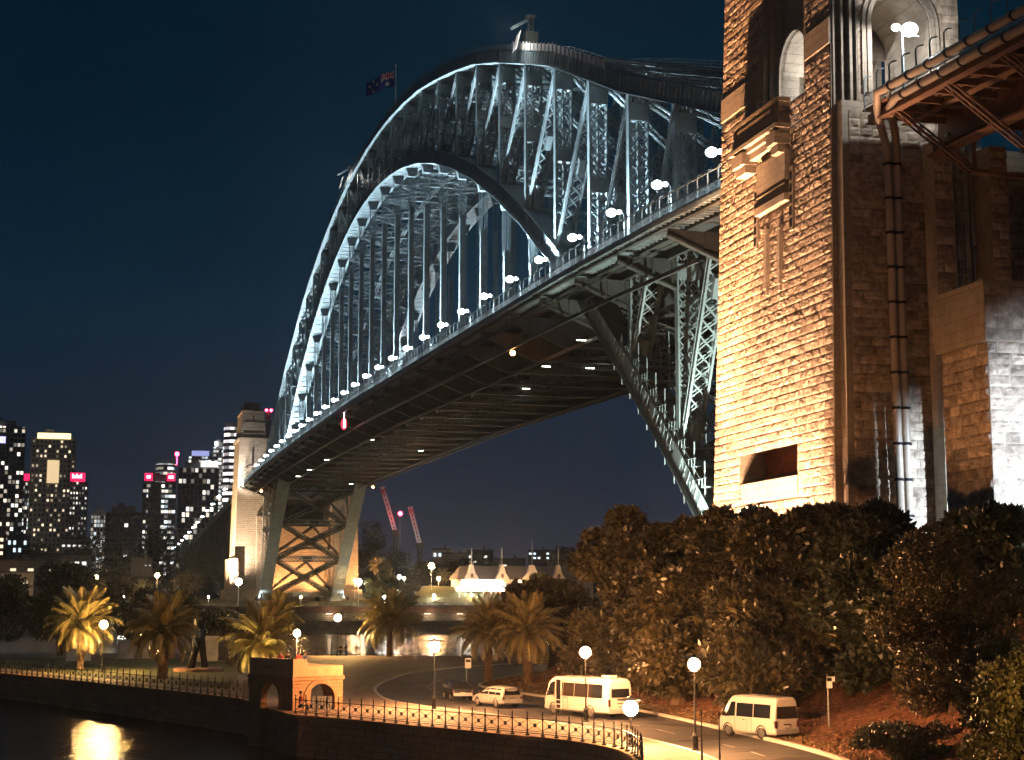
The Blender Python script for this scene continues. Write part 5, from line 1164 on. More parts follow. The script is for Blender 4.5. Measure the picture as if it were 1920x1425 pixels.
def text(s, size, loc, rot, m, parent, name='lettering', ext=.01):
    c = bpy.data.curves.new(name, 'FONT'); c.body = s; c.size = size; c.extrude = ext; c.materials.append(m); o = bpy.data.objects.new('tmp', c); COL.objects.link(o)
    dg = bpy.context.evaluated_depsgraph_get(); me = bpy.data.meshes.new_from_object(o.evaluated_get(dg)); bpy.data.objects.remove(o); me.materials.clear(); me.materials.append(m)
    o = bpy.data.objects.new(name, me); COL.objects.link(o); o.parent = parent; o.location = loc; o.rotation_euler = rot; return o
text('SP', 1.15, (1.3, -.03, .95), (R(90), 0, 0), C3, e); text('MERTON', .42, (4.4, -.03, .75), (R(90), 0, 0), C3, e); text('e', 1.2, (9.2, -.03, .9), (R(90), 0, 0), C3, e)
# ================================================================ vegetation
def leaves(name, blobs, n, size, m, parent, seed, rosette=5, flat=.8, shell=.68, aspect=.22, edge=(.0, 1)):
    r = np.random.default_rng(seed); bl = np.array(blobs, float); wt = bl[:, 3]**2; wt /= wt.sum()
    k = r.choice(len(bl), n, p=wt); d = r.normal(size=(n, 3)); d /= np.linalg.norm(d, axis=1)[:, None]
    # skip lower inner faces, lumpy shell
    lump = 1+.16*np.sin(d[:, 0]*7+bl[k, 0])*np.cos(d[:, 2]*6+bl[k, 1])+.12*np.sin(d[:, 1]*11+k)
    rad = bl[k, 3]*(shell+(1-shell)*r.random(n)**.5)*lump
    c = bl[k, :3]+d*rad[:, None]*np.array([1, 1, flat]); N = n*rosette
    C = np.repeat(c, rosette, 0); D = np.repeat(d, rosette, 0)
    u = r.normal(size=(N, 3))*.9+D*.9+np.array([0, 0, .25]); u /= np.linalg.norm(u, axis=1)[:, None]
    w = np.cross(u, r.normal(size=(N, 3))); w /= np.linalg.norm(w, axis=1)[:, None]+1e-9
    L = size*(.6+.8*r.random(N))[:, None]; nrm = np.cross(u, w)
    a = C; b = C+u*L*.5+w*L*aspect; e_ = C+u*L; f = C+u*L*.5-w*L*aspect+nrm*L*.12
    V = np.stack([a, b, e_, f], 1).reshape(-1, 3); F = np.arange(len(V)).reshape(-1, 4)
    base = np.repeat(r.random(n)*.6+.2, rosette)
    return np_mesh(name, V, F, m, parent, tint=np.clip(base+r.normal(size=N)*.18, 0, 1))
def rand_blobs(seed, cx, cy, cz, rx, ry, rz_, k, r0, r1):
    r = random.Random(seed); out = []
    for i in range(k):
        a = r.uniform(0, 6.283); q = math.sqrt(r.uniform(.05, 1)); zz = r.uniform(-.9, 1)
        s = math.sqrt(max(0, 1-zz*zz*.8)); out.append((cx+rx*q*s*math.cos(a), cy+ry*q*s*math.sin(a), cz+rz_*zz, r.uniform(r0, r1)))
    return out
def tree(name, x, y, z, top, rx, ry, zc, rzz, k, r0, r1, n, size, m, label, cat='tree', group=None, seed=1, trunk=.5, rosette=5, limbs=7):
    e = empty(name, (x, y, z), 0, label, cat, group); cz = zc-z
    bl = rand_blobs(seed, 0, 0, cz, rx, ry, rzz, k, r0, r1)
    leaves('crown', bl, n, size, m, e, seed, rosette)
    mb = MB(); r = random.Random(seed); h = max(1.5, cz-rzz*.5)
    mb.tube([(0, 0, -.5), (.1, 0, h*.3), (.25, .1, h*.7), (.1, 0, h)], [trunk*1.5, trunk*1.05, trunk*.85, trunk*.7], 9)
    for i in range(limbs):
        b = bl[i*len(bl)//limbs]; p = (b[0]*.35+r.uniform(-.3, .3), b[1]*.35, h+(b[2]-h)*.45)
        mb.tube([(0, 0, h*.75), p, (b[0]*.8, b[1]*.8, b[2])], [trunk*.55, trunk*.3, trunk*.08], 6, False)
    mb.build('trunk', M['bark'], e); return e
# big figs along the bank
FIG = [
 # x, y, top z, crown radius x,y, centre z, half height
 (-40.5, -8, 14.6, 6.8, 5.0, 9.3, 3.6, 'broad reddish fig tree at the left end of the bank, beside the palms'),
 (-36.0, -24.5, 20.6, 6.6, 5.6, 14.0, 5.0, 'tall fig tree with orange-lit leaves in front of the foot of the steel arch'),
 (-33.0, -38.5, 19.8, 5.6, 4.5, 13.4, 4.8, 'dense fig tree directly below the dark niche of the near pylon'),
 (-31.8, -50.5, 19.2, 5.4, 4.5, 13.0, 4.8, 'dark fig tree below the south corner of the near pylon'),
 (-31.5, -61.0, 18.8, 5.0, 4.6, 12.4, 5.0, 'dark green fig tree below the drain pipes'),
 (-31.0, -73.0, 18.6, 5.4, 4.8, 12.4, 5.0, 'nearly black tree in front of the approach pier at the right edge'),
 (-39.8, -61.0, 12.5, 5.2, 4.2, 8.6, 3.4, 'low spreading fig tree on the bank above the white van'),
 (-39.0, -43.0, 13.0, 5.4, 4.2, 9.2, 3.2, 'low spreading fig tree on the bank behind the rightmost palm'),
]
FIG += [(-36.5, -73.5, 15.5, 5.0, 4.2, 9.6, 4.2, 'dark low fig tree between the olive tree and the drain pipes'), (-43.5, -66.5, 8.6, 3.6, 3.4, 6.2, 2.2, 'low dark fig sapling on the bank just above the white van'), (-42.8, -50, 8.8, 3.8, 3.6, 6.6, 2.2, 'low fig on the bank just above the rear of the bus'), (-42, -30, 9.5, 4.0, 3.6, 7.0, 2.4, 'low fig on the bank above the front of the bus')]
for i, (x, y, tp, rx, ry, zc, rzz, lab) in enumerate(FIG):
    if i in (1, 2, 3, 4): x, y, tp, zc = -87.64+(x+87.64)*.95, -167.8+(y+167.8)*.95, 10.9+(tp-10.9)*.95+.5, 10.9+(zc-10.9)*.95+.3; rx *= 1.08
    tree('fig_tree', x, y, hz(x, y)-.1, tp, rx*.86, ry, zc, rzz*.82, 32, .9, 1.75, 9500, .55, M['fig'] if i not in (4, 5, 8) else M['dark'], lab, 'fig tree', 'fig trees on the bank below the pylon', 40+i, .55, 5)
tree('feathery_tree', -40.2, -86.5, hz(-40.2, -86.5), 15, 3.6, 3.4, 10.2, 4.6, 26, 1.0, 1.8, 16000, .2, M['fig'], 'fine-leaved dark olive tree to the right of the white van', 'tree', None, 71, .3, 5)
tree('bush', -47.6, -104.5, 3.6, 9, 2.4, 2.2, 5.6, 2.6, 22, .7, 1.2, 9000, .22, M['bush'], 'yellow-lit leafy bush filling the bottom right corner', 'bush', None, 72, .14, 5)
tree('bush', -43.4, -98, 4.5, 9, 2.2, 2.2, 6.6, 2.4, 18, .7, 1.2, 7000, .22, M['dark'], 'dark bush rising behind the yellow-lit one at the right edge', 'bush', None, 76, .14, 5)
for i, (x, y, s, lab) in enumerate(((-45.6, -88, 1.5, 'low dark shrub behind the kerb, just right of the street sign'), (-46.2, -93.5, 1.7, 'low dark shrub between the street sign and the yellow bush'), (-44.2, -90.5, 1.6, 'low dark shrub higher on the bank, under the olive tree'))):
    tree('shrub', x, y, 3.0, 4, s, s, 3.3, .7, 9, .4, .8, 3000, .16, M['dark'], lab, 'shrub', 'low shrubs at the foot of the bank', 80+i, .06, 4, limbs=4)
# left park trees
LT = [(-101, 84, 17, 7, 5, 11, 5.0, 'leftmost dark tree behind the park'), (-91, 92, 17, 7, 5, 11, 5.2, 'big dark tree above the leftmost palm'), (-81, 90, 15.6, 6, 5, 10, 4.6, 'dark tree right of the leftmost palm'), (-74.5, 86, 12.6, 5, 4, 8, 3.6, 'lower dark tree behind the middle palm'),
      (-69, 84, 9.4, 4.2, 3.4, 6.4, 2.5, 'dark bushy tree behind the corrugated container'), (-62.5, 86, 8.6, 4, 3.2, 6.2, 2.2, 'dark bushy tree between the container and the harbour'), (-108, 70, 13, 5, 4, 8.5, 3.8, 'dark tree at the left edge of the park')]
for i, (x, y, tp, rx, ry, zc, rzz, lab) in enumerate(LT):
    tree('park_tree', x, y, 2.9, tp, rx*.85, ry, zc, rzz*.85, 22, 1.4, 2.6, 7000, .42, M['fig'] if i in (0, 1, 2) else M['dark'], lab, 'tree', 'dark trees behind the waterside park', 100+i, .35, 4)
# ---------------------------------------------------------------- palms
def frond_mesh(seed, L, droop, n=34):
    r = np.random.default_rng(seed); V = []; F = []; T = []
    t = np.linspace(0, 1, n+1)
    ang = 1.15-droop*1.9*t**1.15        # elevation angle along the rachis
    xs = np.concatenate([[0], np.cumsum(np.cos((ang[1:]+ang[:-1])/2))])*L/n; zs = np.concatenate([[0], np.cumsum(np.sin((ang[1:]+ang[:-1])/2))])*L/n
    def q(a, b, c, d, ti): k = len(V); V.extend([a, b, c, d]); F.append((k, k+1, k+2, k+3)); T.append(ti)
    for i in range(n):
        w0 = .05*(1-t[i])+.012; w1 = .05*(1-t[i+1])+.012
        q((xs[i], -w0, zs[i]), (xs[i], w0, zs[i]), (xs[i+1], w1, zs[i+1]), (xs[i+1], -w1, zs[i+1]), .8)
        if t[i] < .12: continue
        ll = L*.17*math.sin(math.pi*min(1, .12+t[i]*.95))**.6+.1; an = ang[i]
        for s in (-1, 1):
            for h in (0, .5):
                x0, z0 = xs[i]+(xs[i+1]-xs[i])*h, zs[i]+(zs[i+1]-zs[i])*h
                f = ll*(.85+.3*r.random()); fwd = .55; dx, dz = math.cos(an), math.sin(an)
                tip = (x0+dx*f*fwd, s*f*.58, z0+dz*f*fwd-f*(.32+.3*r.random())+.12*f); mid = (x0+dx*f*.22, s*f*.36, z0+dz*f*.22+.1*f)
                wd = .010
                q((x0, 0, z0), (mid[0]+dx*wd, mid[1], mid[2]+dz*wd), tip, (mid[0]-dx*wd, mid[1], mid[2]-dz*wd), .35+.4*r.random())
    return np.array(V, float), np.array(F), np.array(T)
FR = [frond_mesh(200+i, 1.0, d, 26) for i, d in enumerate((.25, .5, .75, .95, 1.15, .4, .85))]
def palm(x, y, z, h, L, label, seed, nf=72, tr=.42, m=None, group='date palms in the waterside park', spread=1.0):
    e = empty('date_palm', (x, y, z), 0, label, 'palm tree', group); r = random.Random(seed)
    V = []; F = []; T = []; k = 0
    for i in range(nf):
        f = i/nf; el = .98-1.5*f**.9      # inner ones upright, outer ones hanging
        a = i*2.39996+r.uniform(-.2, .2)
        v, fc, t = FR[min(6, int(f*5))] if r.random() < .8 else FR[r.randrange(7)]
        l = L*r.uniform(.85, 1.1)*(.8+.25*math.sin(math.pi*min(1, f+.2))); 
        tilt = (-.42+1.55*f)*spread       # rotate down around local Y
        c, s = math.cos(tilt), math.sin(tilt); p = v*l; P = np.stack([p[:, 0]*c+p[:, 2]*s, p[:, 1], -p[:, 0]*s+p[:, 2]*c], 1)
        rl_ = r.uniform(-.35, .35); P = np.stack([P[:, 0], P[:, 1]*math.cos(rl_)-P[:, 2]*math.sin(rl_)*.3, P[:, 2]+P[:, 1]*math.sin(rl_)], 1)
        ca, sa = math.cos(a), math.sin(a); Q = np.stack([P[:, 0]*ca-P[:, 1]*sa, P[:, 0]*sa+P[:, 1]*ca, P[:, 2]+h-.25*f], 1)
        V.append(Q); F.append(fc+k); T.append(np.clip(t*(.7+.5*r.random()), 0, 1)); k += len(Q)
    np_mesh('fronds', np.concatenate(V), np.concatenate(F), m or M['frond'], e, tint=np.concatenate(T))
    mb = MB(); n = 12; mb.tube([(0, 0, -.3), (0, 0, .3)]+[(0, 0, .3+(h-.3)*i/n) for i in range(1, n+1)], [tr*1.35, tr*1.15]+[tr*(1.0+.12*(i % 2)) for i in range(n-2)]+[tr*1.35, tr*1.1], 12)
    for i in range(int(h*16)):
        zz = .3+i/16; a = i*2.399; mb.add([(math.cos(a+o)*(tr*1.0+g), math.sin(a+o)*(tr*1.0+g), zz+dz) for o, g, dz in ((-.28, .0, 0), (.28, .0, 0), (.12, .14, .2), (-.12, .14, .2))], ((0, 1, 2, 3),))
    mb.build('trunk', M['palmbark'], e); return e
palm(-87.8, 36.5, 2.9, 4.8, 5.4, 'leftmost date palm with golden fronds behind the yellow globe lamp', 1, 75)
palm(-79.2, 9.0, 2.9, 4.6, 5.0, 'dark unlit date palm with a thick trunk, second palm from the left', 2, 72, tr=.5, m=M['frond_dk'] if 'frond_dk' in M else None)
palm(-69.8, -2, 2.9, 3.6, 4.9, 'bright yellow date palm rising behind the stone arch building', 3, 81)
floodlight((-71.6, -7.5, 3.3), (-69.8, -2, 9), 5200, (1, .66, .26), 'small added warm ground light in front of the palm behind the stone shelter', None, .3, 95, M['lampo'])  # uplight added to brighten this palm, its real source is unknown
palm(-42.5, 73.6, 2.9, 4.6, 6.0, 'green-yellow date palm standing by the harbour fence', 4, 62)
palm(-46.6, -4.5, 3.1, 4.4, 4.7, 'reddish date palm just behind the biggest one, between the road and the bank', 5, 67)
palm(-45.9, -17.4, 3.1, 4.6, 4.5, 'big date palm with orange fronds and a scaly trunk above the silver estate car', 6, 86)
palm(-40.2, -42.2, 4.0, 4.6, 5.0, 'drooping brown date palm on the bank between the bus and the van', 7, 83, spread=1.2)
palm(-57, 97, 2.9, 5.2, 5.2, 'dark red-tinged palm top rising behind the yellow palm', 8, 59)
# ================================================================ far shore
m_ = MB(); nx = 60; ny = 60; xs = [-700+i*1700/nx for i in range(nx+1)] ; xs = sorted(set([-700, -500, -400, -300, -220]+[-170+i*8 for i in range(60)]+[340, 420, 520, 700, 1000])); ss = [0, 1, 4, 8]+[12+i*8 for i in range(20)]+[190, 240, 300, 380, 480, 600, 800, 1000, 1300, 1700, 2200, 3000]
G = [[(x, 440-.25*(x+10)+s) for x in xs] for s in ss]
vs = [(x, y, farz(x, y)) for row in G for x, y in row]; w = len(xs)
m_.add(vs, [(j*w+i, j*w+i+1, (j+1)*w+i+1, (j+1)*w+i) for j in range(len(ss)-1) for i in range(w-1)])
o = m_.build('far_shore_lawn', M['grass'], smooth=True); o['kind'] = 'structure'
fsw = empty('far_sea_wall', (0, 437, 0), 0, 'far shore sea wall, dark on top with an added lit stone quay below', 'sea wall')
def fw(x, o=0): return 440-.25*(x+10)-o
def strip_wall(mb, x0, x1, o0, o1, z0, z1, st=12):
    x = x0
    while x < x1:
        q = min(x1, x+st); mb.add([(a, fw(a, o_), z) for z in (z0, z1) for o_ in (o0, o1) for a in (x, q)], ((0, 1, 5, 4), (2, 6, 7, 3), (4, 5, 7, 6), (0, 2, 3, 1))); x = q
m_ = MB(); strip_wall(m_, -400, 500, 1.2, -1, 7.4, 9.95); o = m_.build('upper_wall', M['seawall']); o.parent = fsw; o.matrix_parent_inverse = Matrix.Translation(-fsw.location)
m_ = MB(); strip_wall(m_, -400, 500, 6, 0, -1, 4.6); strip_wall(m_, -400, 500, .9, -.5, 4.6, 7.4); o = m_.build('added_lower_quay', M['far_stone']); o.parent = fsw; o.matrix_parent_inverse = Matrix.Translation(-fsw.location)  # quay face added to stand in for bright bands on the water
m_ = MB(); 
for i in range(150):
    x = -90+i*2.0; m_.box(x-.09, x+.09, fw(x, 1)-.09, fw(x, 1)+.09, 9.9, 11.5)
for h in (.35, 1.3): 
    for i in range(75): x = -90+i*4; m_.bar((x, fw(x, 1), 9.9+h), (x+4, fw(x+4, 1), 9.9+h), .12)
o = m_.build('railing', M['iron_pale'] if 'iron_pale' in M else M['steel']); o.parent = fsw; o.matrix_parent_inverse = Matrix.Translation(-fsw.location)
for i, x in enumerate(range(2, 100, 12)):
    y = fw(x, 1.7); e = empty('added_quay_light', (x, y, 7.2), 0, 'small added warm light under the far quay coping, %s from the bridge' % ORD[i], 'wall light', 'added lights along the far quay'); m_ = MB(); m_.box(-1.2, 1.2, -.12, .12, -.15, .1); m_.build('tube', emat('quay_glow', (1, .80, .55), 3) if i == 0 else bpy.data.materials['quay_glow'], e); m_ = MB(); m_.box(-1.3, 1.3, -.16, .2, .1, .18); m_.build('cover', M['iron'], e)  # lights added to brighten the quay face, no such fixtures known
    light('added_quay_light_glow', 'POINT', (x, y-1.6, 6.6), 350, (1, .72, .45), size=.4)
def far_lamp(x, y, z, h, label, power, col, m, r=.6, group='tall lamps on the far shore'):
    power *= .4 if power > 7500 and col[1] > .9 else 3.5
    e = empty('park_lamp', (x, y, z), 0, label, 'street lamp', group); p = MB(); p.tube([(0, 0, -1), (0, 0, h)], [.14, .09], 6); p.build('pole', M['white'], e); g = MB(); g.sphere((0, 0, h+r*.5), r, 10, 7); g.build('globe', powmat('park_lamp_glow', col, power*1.3, r), e)
    c_ = MB(); c_.lathe([(.02, h+r*1.53), (r*1.9, h+r*1.55), (r*1.85, h+r*1.68), (.03, h+r*2.0)], 0, 0, 0, 12); c_.build('cap', M['iron'], e)  # hood added to keep lamp light off the arch legs above
WC, OC = (1, .93, .75), (1, .52, .18)
for x, y, z, h, r, m, pw, col, lab in (
  (-30.9, 449, 10.2, 8.3, 1.3, M['lampw'], 9000, WC, 'big white lamp in front of the left far pylon'), (14.6, 444, 10.5, 8.1, 1.15, M['lampw'], 8000, WC, 'big white lamp in front of the right far pylon'),
  (44.5, 450, 16, 9, 1.15, M['lampo'], 5000, OC, 'biggest orange lamp on the far lawn'), (35.4, 470, 17, 4.4, .6, M['lampw'], 3000, WC, 'white lamp on the path left of the biggest orange lamp'), (39, 478, 17, 4.0, .5, M['lampo'], 2500, OC, 'small orange lamp right of the white path lamp'),
  (77, 437, 12, 6.6, .8, M['lampo'], 3000, OC, 'orange lamp in the round tree by the pavilion'), (-60, 480, 13, 8.6, .8, M['lampo'], 3500, OC, 'orange lamp on a pole on the lawn left of the bridge'), (-83, 520, 14, 7.5, .8, M['lampo'], 5000, OC, 'orange lamp among the trees at the far left'),
  (-42, 450, 10.2, 3, .4, M['lampw'], 500, WC, 'small white bollard lamp by the left far pylon plinth'), (-60, 456, 10.2, 3, .4, M['lampw'], 900, WC, 'small white bollard lamp on the left lawn'), (-73, 458, 10.2, 3, .4, M['lampw'], 900, WC, 'small white bollard lamp at the left end of the lawn'),
  (-7, 449, 10.2, 3, .4, M['lampo'], 700, OC, 'small lamp between the feet of the steel arch'), (24, 440, 10.3, 3, .45, M['lampw'], 900, WC, 'small lamp in front of the clipped bush'), (43, 438, 10.8, 3, .45, M['lampw'], 900, WC, 'small lamp at the foot of the lawn mound'), (57, 434, 11, 3, .45, M['lampo'], 900, OC, 'small orange lamp right of the lawn mound'),
  (88, 440, 12, 5.5, .6, M['lampo'], 3500, OC, 'orange lamp at the right end of the pavilion'), (19, 480, 12, 8, .5, M['lampo'], 3000, OC, 'orange lamp beside the pale house'), (50, 462, 17, 3.5, .7, M['lampo'], 2500, OC, 'orange lamp left of the white canopy')):
    far_lamp(x, y, z, h, lab+' across the water', pw, col, m, r)
# far park trees, clipped bushes, palms
def ftree(x, y, top, rx, m, lab, seed, n=1800, size=.9, rzs=.9, name='tree', cat='tree', grp='trees on the far shore'):
    z = farz(x, y); H = top-z; return tree(name, x, y, z, top, rx*.8, rx*.8, z+H*.58, H*.36*rzs, 12, rx*.28, rx*.45, n, size, m, lab, cat, grp, seed, .4, 4, limbs=4)
for i, (x, y, tp, rx, mm, lab) in enumerate((
   (62, 720, 57, 14, 'dark', 'big dark tree on the skyline right of the far pylon'), (76, 716, 48, 12, 'dark', 'dark tree below the cranes'), (48, 640, 38, 8, 'dark', 'dark tree behind the pale house'),
   (74, 600, 30, 9, 'dark', 'dark tree behind the big orange lamp'), (120, 660, 36, 12, 'fig', 'dark reddish trees left of the pavilion roof'), (100, 640, 33, 9, 'fig', 'reddish tree above the white canopy'),
   (175, 700, 42, 12, 'dark', 'dark tree under the hilltop flats'), (190, 640, 34, 12, 'dark', 'dark tree at the right end of the pavilion'),
   (-20, 680, 52, 16, 'dark', 'dark tree just left of the left far pylon'), (-48, 700, 50, 17, 'dark', 'dark tree below the dark tower'), (-80, 700, 46, 16, 'dark', 'dark tree below the small lit block'), (-110, 690, 40, 15, 'dark', 'dark tree below the white tower'), (-36, 600, 36, 12, 'dark', 'dark tree beside the left far pylon plinth'), (-66, 600, 33, 12, 'dark', 'dark tree behind the left lawn'), (-95, 590, 29, 11, 'fig', 'reddish tree above the left lamps'), (-122, 585, 24, 11, 'fig', 'reddish tree at the far left'), (-20, 620, 40, 10, 'dark', 'dark tree under the viaduct lamps'),
   (86, 447, 22.5, 6.0, 'bush', 'round yellow-lit tree in front of the pavilion'), (94, 446, 20, 5.5, 'dark', 'dark tree right of the round yellow-lit tree'), (-48, 500, 22.5, 6.5, 'fig', 'dark drooping tree on the left lawn'), (-70, 515, 20, 4.5, 'fig', 'small tree beside the lawn lamp'))):
    ftree(x, y, tp, rx, M[mm], lab, 300+i)
for i, (x, y, tp, rx, mm, lab) in enumerate(((21, 448, 19, 4.2, 'bush', 'yellow-lit clipped bush right of the right far pylon'), (25.5, 451, 26.5, 3.6, 'bush', 'tall yellow-lit bush behind the clipped one'), (34, 445, 18.6, 4.2, 'fig', 'round brown shaggy bush on the lawn'), (29, 450, 21, 3, 'dark', 'dark bush beside the tall yellow-lit one'))):
    ftree(x, y, tp, rx, M[mm], lab, 340+i, 2600, .6, 1.2, 'bush', 'bush', 'clipped bushes on the far lawn')
for i, (x, y, h, L, lab) in enumerate(((36, 520, 15, 5.5, 'tall palm below the second crane on the far shore'), (-66, 470, 5, 5, 'short palm on the left lawn across the water'), (-84, 500, 6, 5.5, 'palm at the left end of the far lawn'), (60, 500, 10, 4.5, 'palm above the big orange lamp on the far shore'))):
    palm(x, y, farz(x, y), h, L, lab, 30+i, 34, .35, group='palms on the far shore')
# pavilion with gables, canopy, pale house
PV = mat('cream_render', (.55, .45, .36), .8, 0, .1, 1); RF = mat('slate_roof', (.16, .13, .12), .8, 0, .2, 1); WD = mat('dark_timber', (.12, .05, .03), .7)
wh = empty('wharf_pavilion', (78, 445, 11), 0, 'long cream wharf pavilion with pointed gables and flagpoles across the water', 'building')
def whb(mb, nm, m): o = mb.build(nm, m); o.parent = wh; o.matrix_parent_inverse = Matrix.Translation(-wh.location)
m_ = MB(); r_ = MB(); g_m = MB(); f_m = MB()
m_.box(56, 112, 452, 466, 9, 20.5)
r_.add([(55, 451, 20.5), (113, 451, 20.5), (113, 467, 20.5), (55, 467, 20.5), (58, 459, 26), (110, 459, 26)], ((0, 1, 5, 4), (2, 3, 4, 5), (1, 2, 5), (3, 0, 4)))
for i, x in enumerate((61, 73.5, 86, 97)):
    s = 1.25 if i == 2 else .85; 
    m_.add([(x-3.2*s, 450.2, 18), (x+3.2*s, 450.2, 18), (x+3.2*s, 450.2, 21), (x+1.6*s, 450.2, 23), (x+.6*s, 450.2, 26.3*1), (x-.6*s, 450.2, 26.3), (x-1.6*s, 450.2, 23), (x-3.2*s, 450.2, 21)]+[(x-3.2*s, 453, 18), (x+3.2*s, 453, 18), (x+3.2*s, 453, 21), (x+1.6*s, 453, 23), (x+.6*s, 453, 26.3), (x-.6*s, 453, 26.3), (x-1.6*s, 453, 23), (x-3.2*s, 453, 21)],
        [(0, 1, 2, 3, 4, 5, 6, 7), tuple(range(15, 7, -1))]+[(k, (k+1) % 8, 8+(k+1) % 8, 8+k) for k in range(8)])
    g_m.box(x-.5, x+.5, 450.0, 450.2, 21.2, 22.8); f_m.tube([(x, 451, 26), (x, 451, 36 if i == 2 else 33)], .11, 6)
for k in range(26): g_m.box(57+k*2.1, 57.9+k*2.1, 451.7, 452.0, 12.5, 17.2)
for k in range(14): g_m.box(80.5+k*.9, 80.8+k*.9, 450.0, 450.2, 14.5, 19)
whb(m_, 'walls', PV); whb(r_, 'roof', RF); whb(g_m, 'timber_and_windows', WD); whb(f_m, 'flagpoles', M['white'])
cn = empty('white_canopy', (62, 440, 12), 0, 'blazing white floodlit canopy in front of the wharf pavilion', 'canopy'); m_ = MB(); m_.box(-9.5, 10.5, -3, 4, 4.4, 5.0); m_.add([(-9.5, -3, 5), (10.5, -3, 5), (10.5, 4, 5), (-9.5, 4, 5), (-7.5, .5, 8.4), (9, .5, 8.4)], ((0, 1, 5, 4), (2, 3, 4, 5), (1, 2, 5), (3, 0, 4))); m_.build('roof', M['white'], cn)
m_ = MB(); 
for k in range(9): m_.bar((-9.2+k*2.4, -2.8, -2), (-9.2+k*2.4, -2.8, 4.4), .25)
m_.build('posts', M['white'], cn); m_ = MB(); m_.box(-9, 10, -1, 3.5, 3.9, 4.35); m_.build('light_tray', emat('canopy_light', (1, .93, .8), 14), cn)
for x in (56, 62, 68): light('canopy_lamp', 'POINT', (x, 433.5, 20.5), 3500, (1, .93, .8), size=.6); 
light('canopy_lamp', 'POINT', (70, 446, 15), 3000, (1, .75, .45), size=.6); light('canopy_lamp', 'POINT', (92, 446, 15), 3000, (1, .7, .4), size=.6)
ph = empty('pale_house', (21, 545, 13), 0, 'pale gabled house wall right of the right far pylon', 'house'); m_ = MB(); m_.box(0, 9, 0, 8, -2, 17); m_.build('wall', PV, ph); m_ = MB(); m_.add([(-.5, -.5, 17), (9.5, -.5, 17), (9.5, 8.5, 17), (-.5, 8.5, 17), (-.5, 4, 21), (9.5, 4, 21)], ((0, 1, 5, 4), (2, 3, 4, 5), (1, 2, 5), (3, 0, 4))); m_.build('roof', PV, ph); m_ = MB(); m_.box(6.2, 7.2, -.1, 0, 12, 14); m_.build('window', M['glass'], ph)
# ---------------------------------------------------------------- skyline
def wmat(name, lit, col, cell, base, st=1.6, seed=0, wcol=None):
    m = bpy.data.materials.new(name); m.use_nodes = True; n = m.node_tree; b = n.nodes['Principled BSDF']; b.inputs['Base Color'].default_value = (*base, 1); b.inputs['Roughness'].default_value = .25
    t = n.nodes.new('ShaderNodeTexCoord'); sp = n.nodes.new('ShaderNodeSeparateXYZ'); n.links.new(t.outputs['Object'], sp.inputs[0])
    def math_(op, a, v=None, c=None):
        q = n.nodes.new('ShaderNodeMath'); q.operation = op; n.links.new(a, q.inputs[0])
        if v is not None:
            if isinstance(v, (int, float)): q.inputs[1].default_value = v
            else: n.links.new(v, q.inputs[1])
        return q.outputs[0]
    ad = math_('ADD', sp.outputs['X'], sp.outputs['Y'])
    cx = math_('FLOOR', math_('DIVIDE', ad, cell[0])); cz = math_('FLOOR', math_('DIVIDE', sp.outputs['Z'], cell[1]))
    cb = n.nodes.new('ShaderNodeCombineXYZ'); n.links.new(cx, cb.inputs[0]); n.links.new(cz, cb.inputs[1]); cb.inputs[2].default_value = seed
    wn = n.nodes.new('ShaderNodeTexWhiteNoise'); n.links.new(cb.outputs[0], wn.inputs['Vector'])
    cb2 = n.nodes.new('ShaderNodeCombineXYZ'); n.links.new(cz, cb2.inputs[1]); cb2.inputs[2].default_value = seed+5
    wn2 = n.nodes.new('ShaderNodeTexWhiteNoise'); n.links.new(cb2.outputs[0], wn2.inputs['Vector'])
    mixv = math_('ADD', math_('MULTIPLY', wn.outputs['Value'], .7), math_('MULTIPLY', wn2.outputs['Value'], .3))
    on = math_('LESS_THAN', mixv, lit); sc_ = n.nodes.new('ShaderNodeSeparateColor'); n.links.new(wn.outputs['Color'], sc_.inputs[0])
    br = math_('MULTIPLY', on, math_('ADD', math_('MULTIPLY', math_('MULTIPLY', sc_.outputs['Green'], sc_.outputs['Green']), 1.9), .12))
    br = math_('MULTIPLY', br, math_('ADD', wn.outputs['Color'], .15)) if False else br
    n.links.new(math_('MULTIPLY', br, st*.75), b.inputs['Emission Strength'])
    mx = n.nodes.new('ShaderNodeMix'); mx.data_type = 'RGBA'; mx.inputs[6].default_value = (*col, 1); mx.inputs[7].default_value = (*(wcol or (1, .78, .5)), 1); n.links.new(math_('MULTIPLY', sc_.outputs['Blue'], .75), mx.inputs['Factor']); n.links.new(mx.outputs[2], b.inputs['Emission Color'])
    return m
def at(px, py, D):   # a direction and a distance turned into a place on the map, fixed numbers below
    return px, py, D
